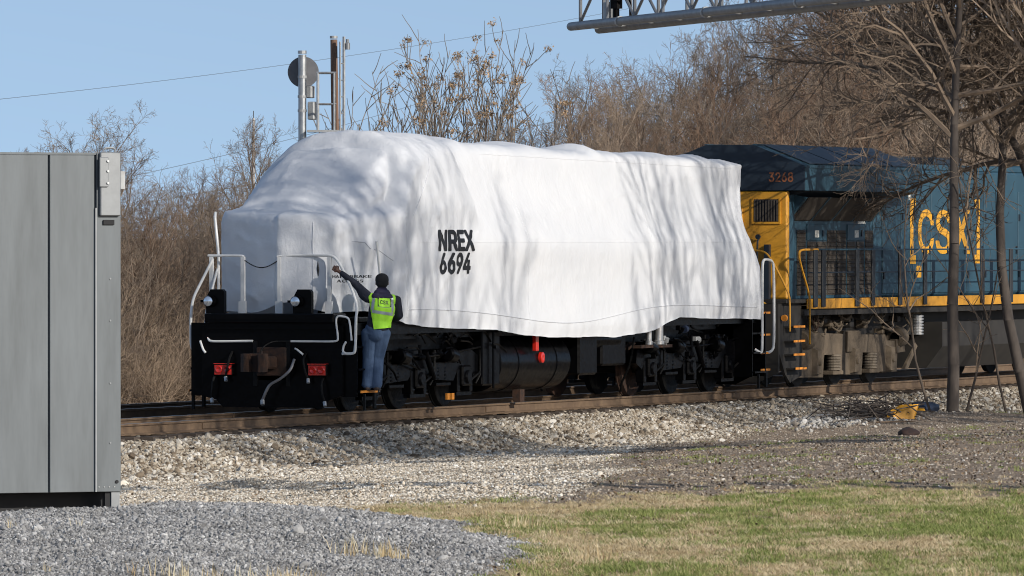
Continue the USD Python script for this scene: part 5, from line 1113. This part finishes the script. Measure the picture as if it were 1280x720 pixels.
# straggling saplings at its foot
THIN = dict(segs=[7, 5, 4], kids=[7, 4], taper=[.4, .4, .5], wig=[.08, .14, .2], trop=[.03, .03, .02], ang=[40, 45], ratio=[.4, .5], start=[.25, .2], rmin=.005)
for i, (x, y, h, ln, lb) in enumerate(((21.4, -4.5, 4.4, (-.13, .34), 'thin crooked sapling leaning left across the yellow lettering'), (22.6, -5.6, 5.2, (-.25, .2), 'taller thin sapling just right of the leaning tree'), (21.8, -5.0, 3.0, (.1, -.15), 'small bent sapling at the foot of the leaning tree'))):
    make_tree('sapling', lb, 930 + i, h, .028, (x, y, float(gz(x, y))), THIN, 'bark', 'twigdark', lean=ln)
# trees that stand to the right of the picture: their shadows lie over the wrap and the gravel
SH = dict(TREE); SH.update(kids=[16, 8, 5, 3], trop=[.06, .12, .08, .05, .02], ang=[28, 34, 42, 45], wig=[.05, .1, .14, .2, .22], ratio=[.30, .5, .5, .55], rmin=.008)
SLIM = dict(segs=[9, 5, 4, 3], kids=[15, 7, 5], taper=[.25, .4, .5, .5], wig=[.04, .08, .12, .16], trop=[.05, .12, .1, .05], ang=[26, 30, 36], ratio=[.30, .45, .5], start=[.3, .15, .1], rmin=.007)
def clump(name, label, seed, n, h, loc, group):
    r = np.random.default_rng(seed); t = thing(name, label, 'tree', loc, group=group, scale=1.0); lv = [[] for _ in range(4)]
    for i in range(n): grow(r, (r.normal(0, .8), r.normal(0, .8), -.1), (r.normal(0, .12), r.normal(0, .12), 1), h * r.uniform(.7, 1.05), r.uniform(.05, .085), 0, SLIM, lv)
    obj('trunk', segs_mesh(lv[0], 6), M['bark'], t, shift=False, smooth=True); obj('crown', segs_mesh([q for l in lv[1:] for q in l], 3), M['twig'], t, shift=False); return t
GB, LB = 'bare clump trees right of the picture', 'slender many stemmed bare tree standing to the right of the picture'
sh0 = clump('clump_tree', LB, 950, 5, 14.5, (-7.6, -20, float(gz(-7.6, -20))), GB)
for x, y, s, rz in ((-5.8, -18.5, .92, 80),  (-4.0, -20.5, 1.0, 300), (-9.2, -24, 1.1, 30), (-10.8, -19.5, 1.0, 65), (9.0, -19, .95, 40), (11.8, -22, 1.08, 120), (13.5, -20, 1.0, 10), (17.9, -24, 1.0, 260), (22.9, -22, .95, 150)):
    dup(sh0, (x, y, float(gz(x, y))), rz, s, LB, 'tree', GB)

# ------------------------------------------------------------------ poles and wires in the distance
up_xy, up_z = on_far(317, 34)
pp = thing('utility_pole', 'thin pale utility pole rising among the bare trees left of the wrap', 'utility pole', (*up_xy, -.8))
obj('shaft', tube([(*up_xy, -.8), (*up_xy, 3), (*up_xy, 6.35)], [.06, .05, .035], 8), M['paleconc'], pp)
obj('top_fitting', cyl((*up_xy, 6.35), (*up_xy, 6.55), .014, 6), M['wire'], pp)
def wire(c0, y0, c1, y1, vz0, vz1, label, sag=.25, r=.0075):
    def at(c, yy, vz): x, y = world_xy((c - 640) / 8823 * vz, vz); return np.array([x, y, CAM[2] + (302.45 - yy) / 8823 * vz])
    a_, b_ = at(c0, y0, vz0), at(c1, y1, vz1); ts = np.linspace(0, 1, 30); P = a_ + (b_ - a_) * ts[:, None]; P[:, 2] -= sag * 4 * ts * (1 - ts)
    g = obj('overhead_wire', tube(P, r, 5), M['wire'], label=label, cat='wire')
wire(-160, 140, 800, 8, 215, 300, 'upper thin overhead wire crossing the sky above the signal mast', .35)
wire(-200, 285, 640, 92, 190, 260, 'middle thin overhead wire slanting up from the far left trees', .5)
wire(-200, 310, 900, 100, 200, 270, 'lowest thin overhead wire, faint behind the trees left of the wrap', .5, .012)
# ------------------------------------------------------------------ litter by the leaning tree
def at_ground(px, py):
    """Hand-measured places on the ground right of the track."""
    vz = 135.0
    for _ in range(30):
        vx = (px - 640) / 8823 * vz; x, y = world_xy(vx, vz); z = float(gz(x, y)); vz = .5 * vz + .5 * 8823 * (CAM[2] - z) / (py - 302.45)
    return np.array([x, y, z])
def crumple(seed, size, flat=.5):
    m = trimesh.creation.icosphere(2, 1.0); v = m.vertices; r = np.random.default_rng(seed); v = v * (1 + .7 * (meshkit.fbm(v * 1.7 + seed, 3, seed)[:, None] - .5)); m.vertices = v * size * [1, 1, flat]; return m
p = at_ground(1127, 524)
q = [(-.36, 0, .02), (.30, .05, .0), (.42, .1, .36), (-.02, .12, .34), (-.34, .05, .16)]
q = [tuple(.75 * c for c in a_) for a_ in q]
yb_ = hull([np.array(a_) for a_ in q] + [np.array(a_) + [.04, .09, .0] for a_ in q])
yb_.apply_transform(ROT(math.radians(-60), (0, 0, 1)))
yb_.apply_translation(p); tb = obj('plastic_scrap', yb_.subdivide(), M['yplastic']); data(tb, label='bent orange yellow plastic panel lying in the rubbish by the leaning tree', category='scrap')
p = at_ground(1151, 523); m = crumple(3, .11, 1.1); m.apply_translation(p + [0, 0, .08]); g = obj('plastic_scrap', m, M['yplastic'], smooth=40); data(g, label='small yellow scrap right of the bigger yellow panel', category='scrap')
p = at_ground(1152, 511); m = crumple(5, .30, .45); m.vertices[:, 0] *= 2; m.apply_translation(p + [0, 0, .06]); g = obj('dark_sheeting', m, M['bluetarp'], smooth=40); data(g, label='crumpled dark blue sheeting below the leaning tree trunk', category='scrap')
p = at_ground(1090, 519); m = crumple(6, .09, .8); m.apply_translation(p + [0, 0, .08]); g = obj('blue_scrap', m, M['bluetarp'], smooth=40); data(g, label='small blue scrap on dark brush left of the yellow panel', category='scrap')
p = at_ground(1085, 524); r_ = np.random.default_rng(4); S = []
for k in range(170):
    a_ = r_.normal(0, .36, 3) * [1.8, .8, .22] + [0, 0, .14]; d = r_.normal(0, .2, 3) * [1, 1, .45]; S.append((*(a_ - d), *(a_ + d), .014, .008))
m = segs_mesh(S, 4); m.apply_translation(p); g = obj('brush_heap', m, M['barkdark']); data(g, label='heap of dark broken twigs between the white stones and the yellow panel', category='twigs')
p = at_ground(1136, 546); m = crumple(9, .17, .6); m.vertices[:, 0] *= 1.5; m.apply_translation(p + [0, 0, .05]); g = obj('rusty_scrap', m, M['rustscrap'], smooth=40); data(g, label='dark rusty scrap of metal in front of the yellow panel', category='scrap')
p = at_ground(683, 585); m = bx(-.17, .17, -.05, .05, -.02, .05, .008); m.apply_transform(ROT(math.radians(-50), (0, 0, 1))); m.apply_translation(p); g = obj('broken_brick', m.subdivide(), M['brick']); data(g, label='broken red brick lying on the pale gravel in the middle', category='brick')
for i, (px, py, ln, an, lb) in enumerate(((575, 545, .5, 20, 'dark stick on the ballast slope below the wrapped locomotive'), (320, 545, .45, -10, 'brown stick on the ballast left of the steps'), (1120, 530, .7, -65, 'pale stick lying in front of the yellow panel'))):
    p = at_ground(px, py) + [0, 0, .04]; d = np.array([math.cos(math.radians(an)), math.sin(math.radians(an)), .02]) * ln / 2; n_ = np.array([-d[1], d[0], 0]) * .1
    g = obj('stick', tube([p - d, p - d * .3 + n_, p + d * .4 - n_, p + d], [.018, .016, .014, .008], 6), M['straw' if i == 2 else 'barkdark']); data(g, label=lb, category='stick')
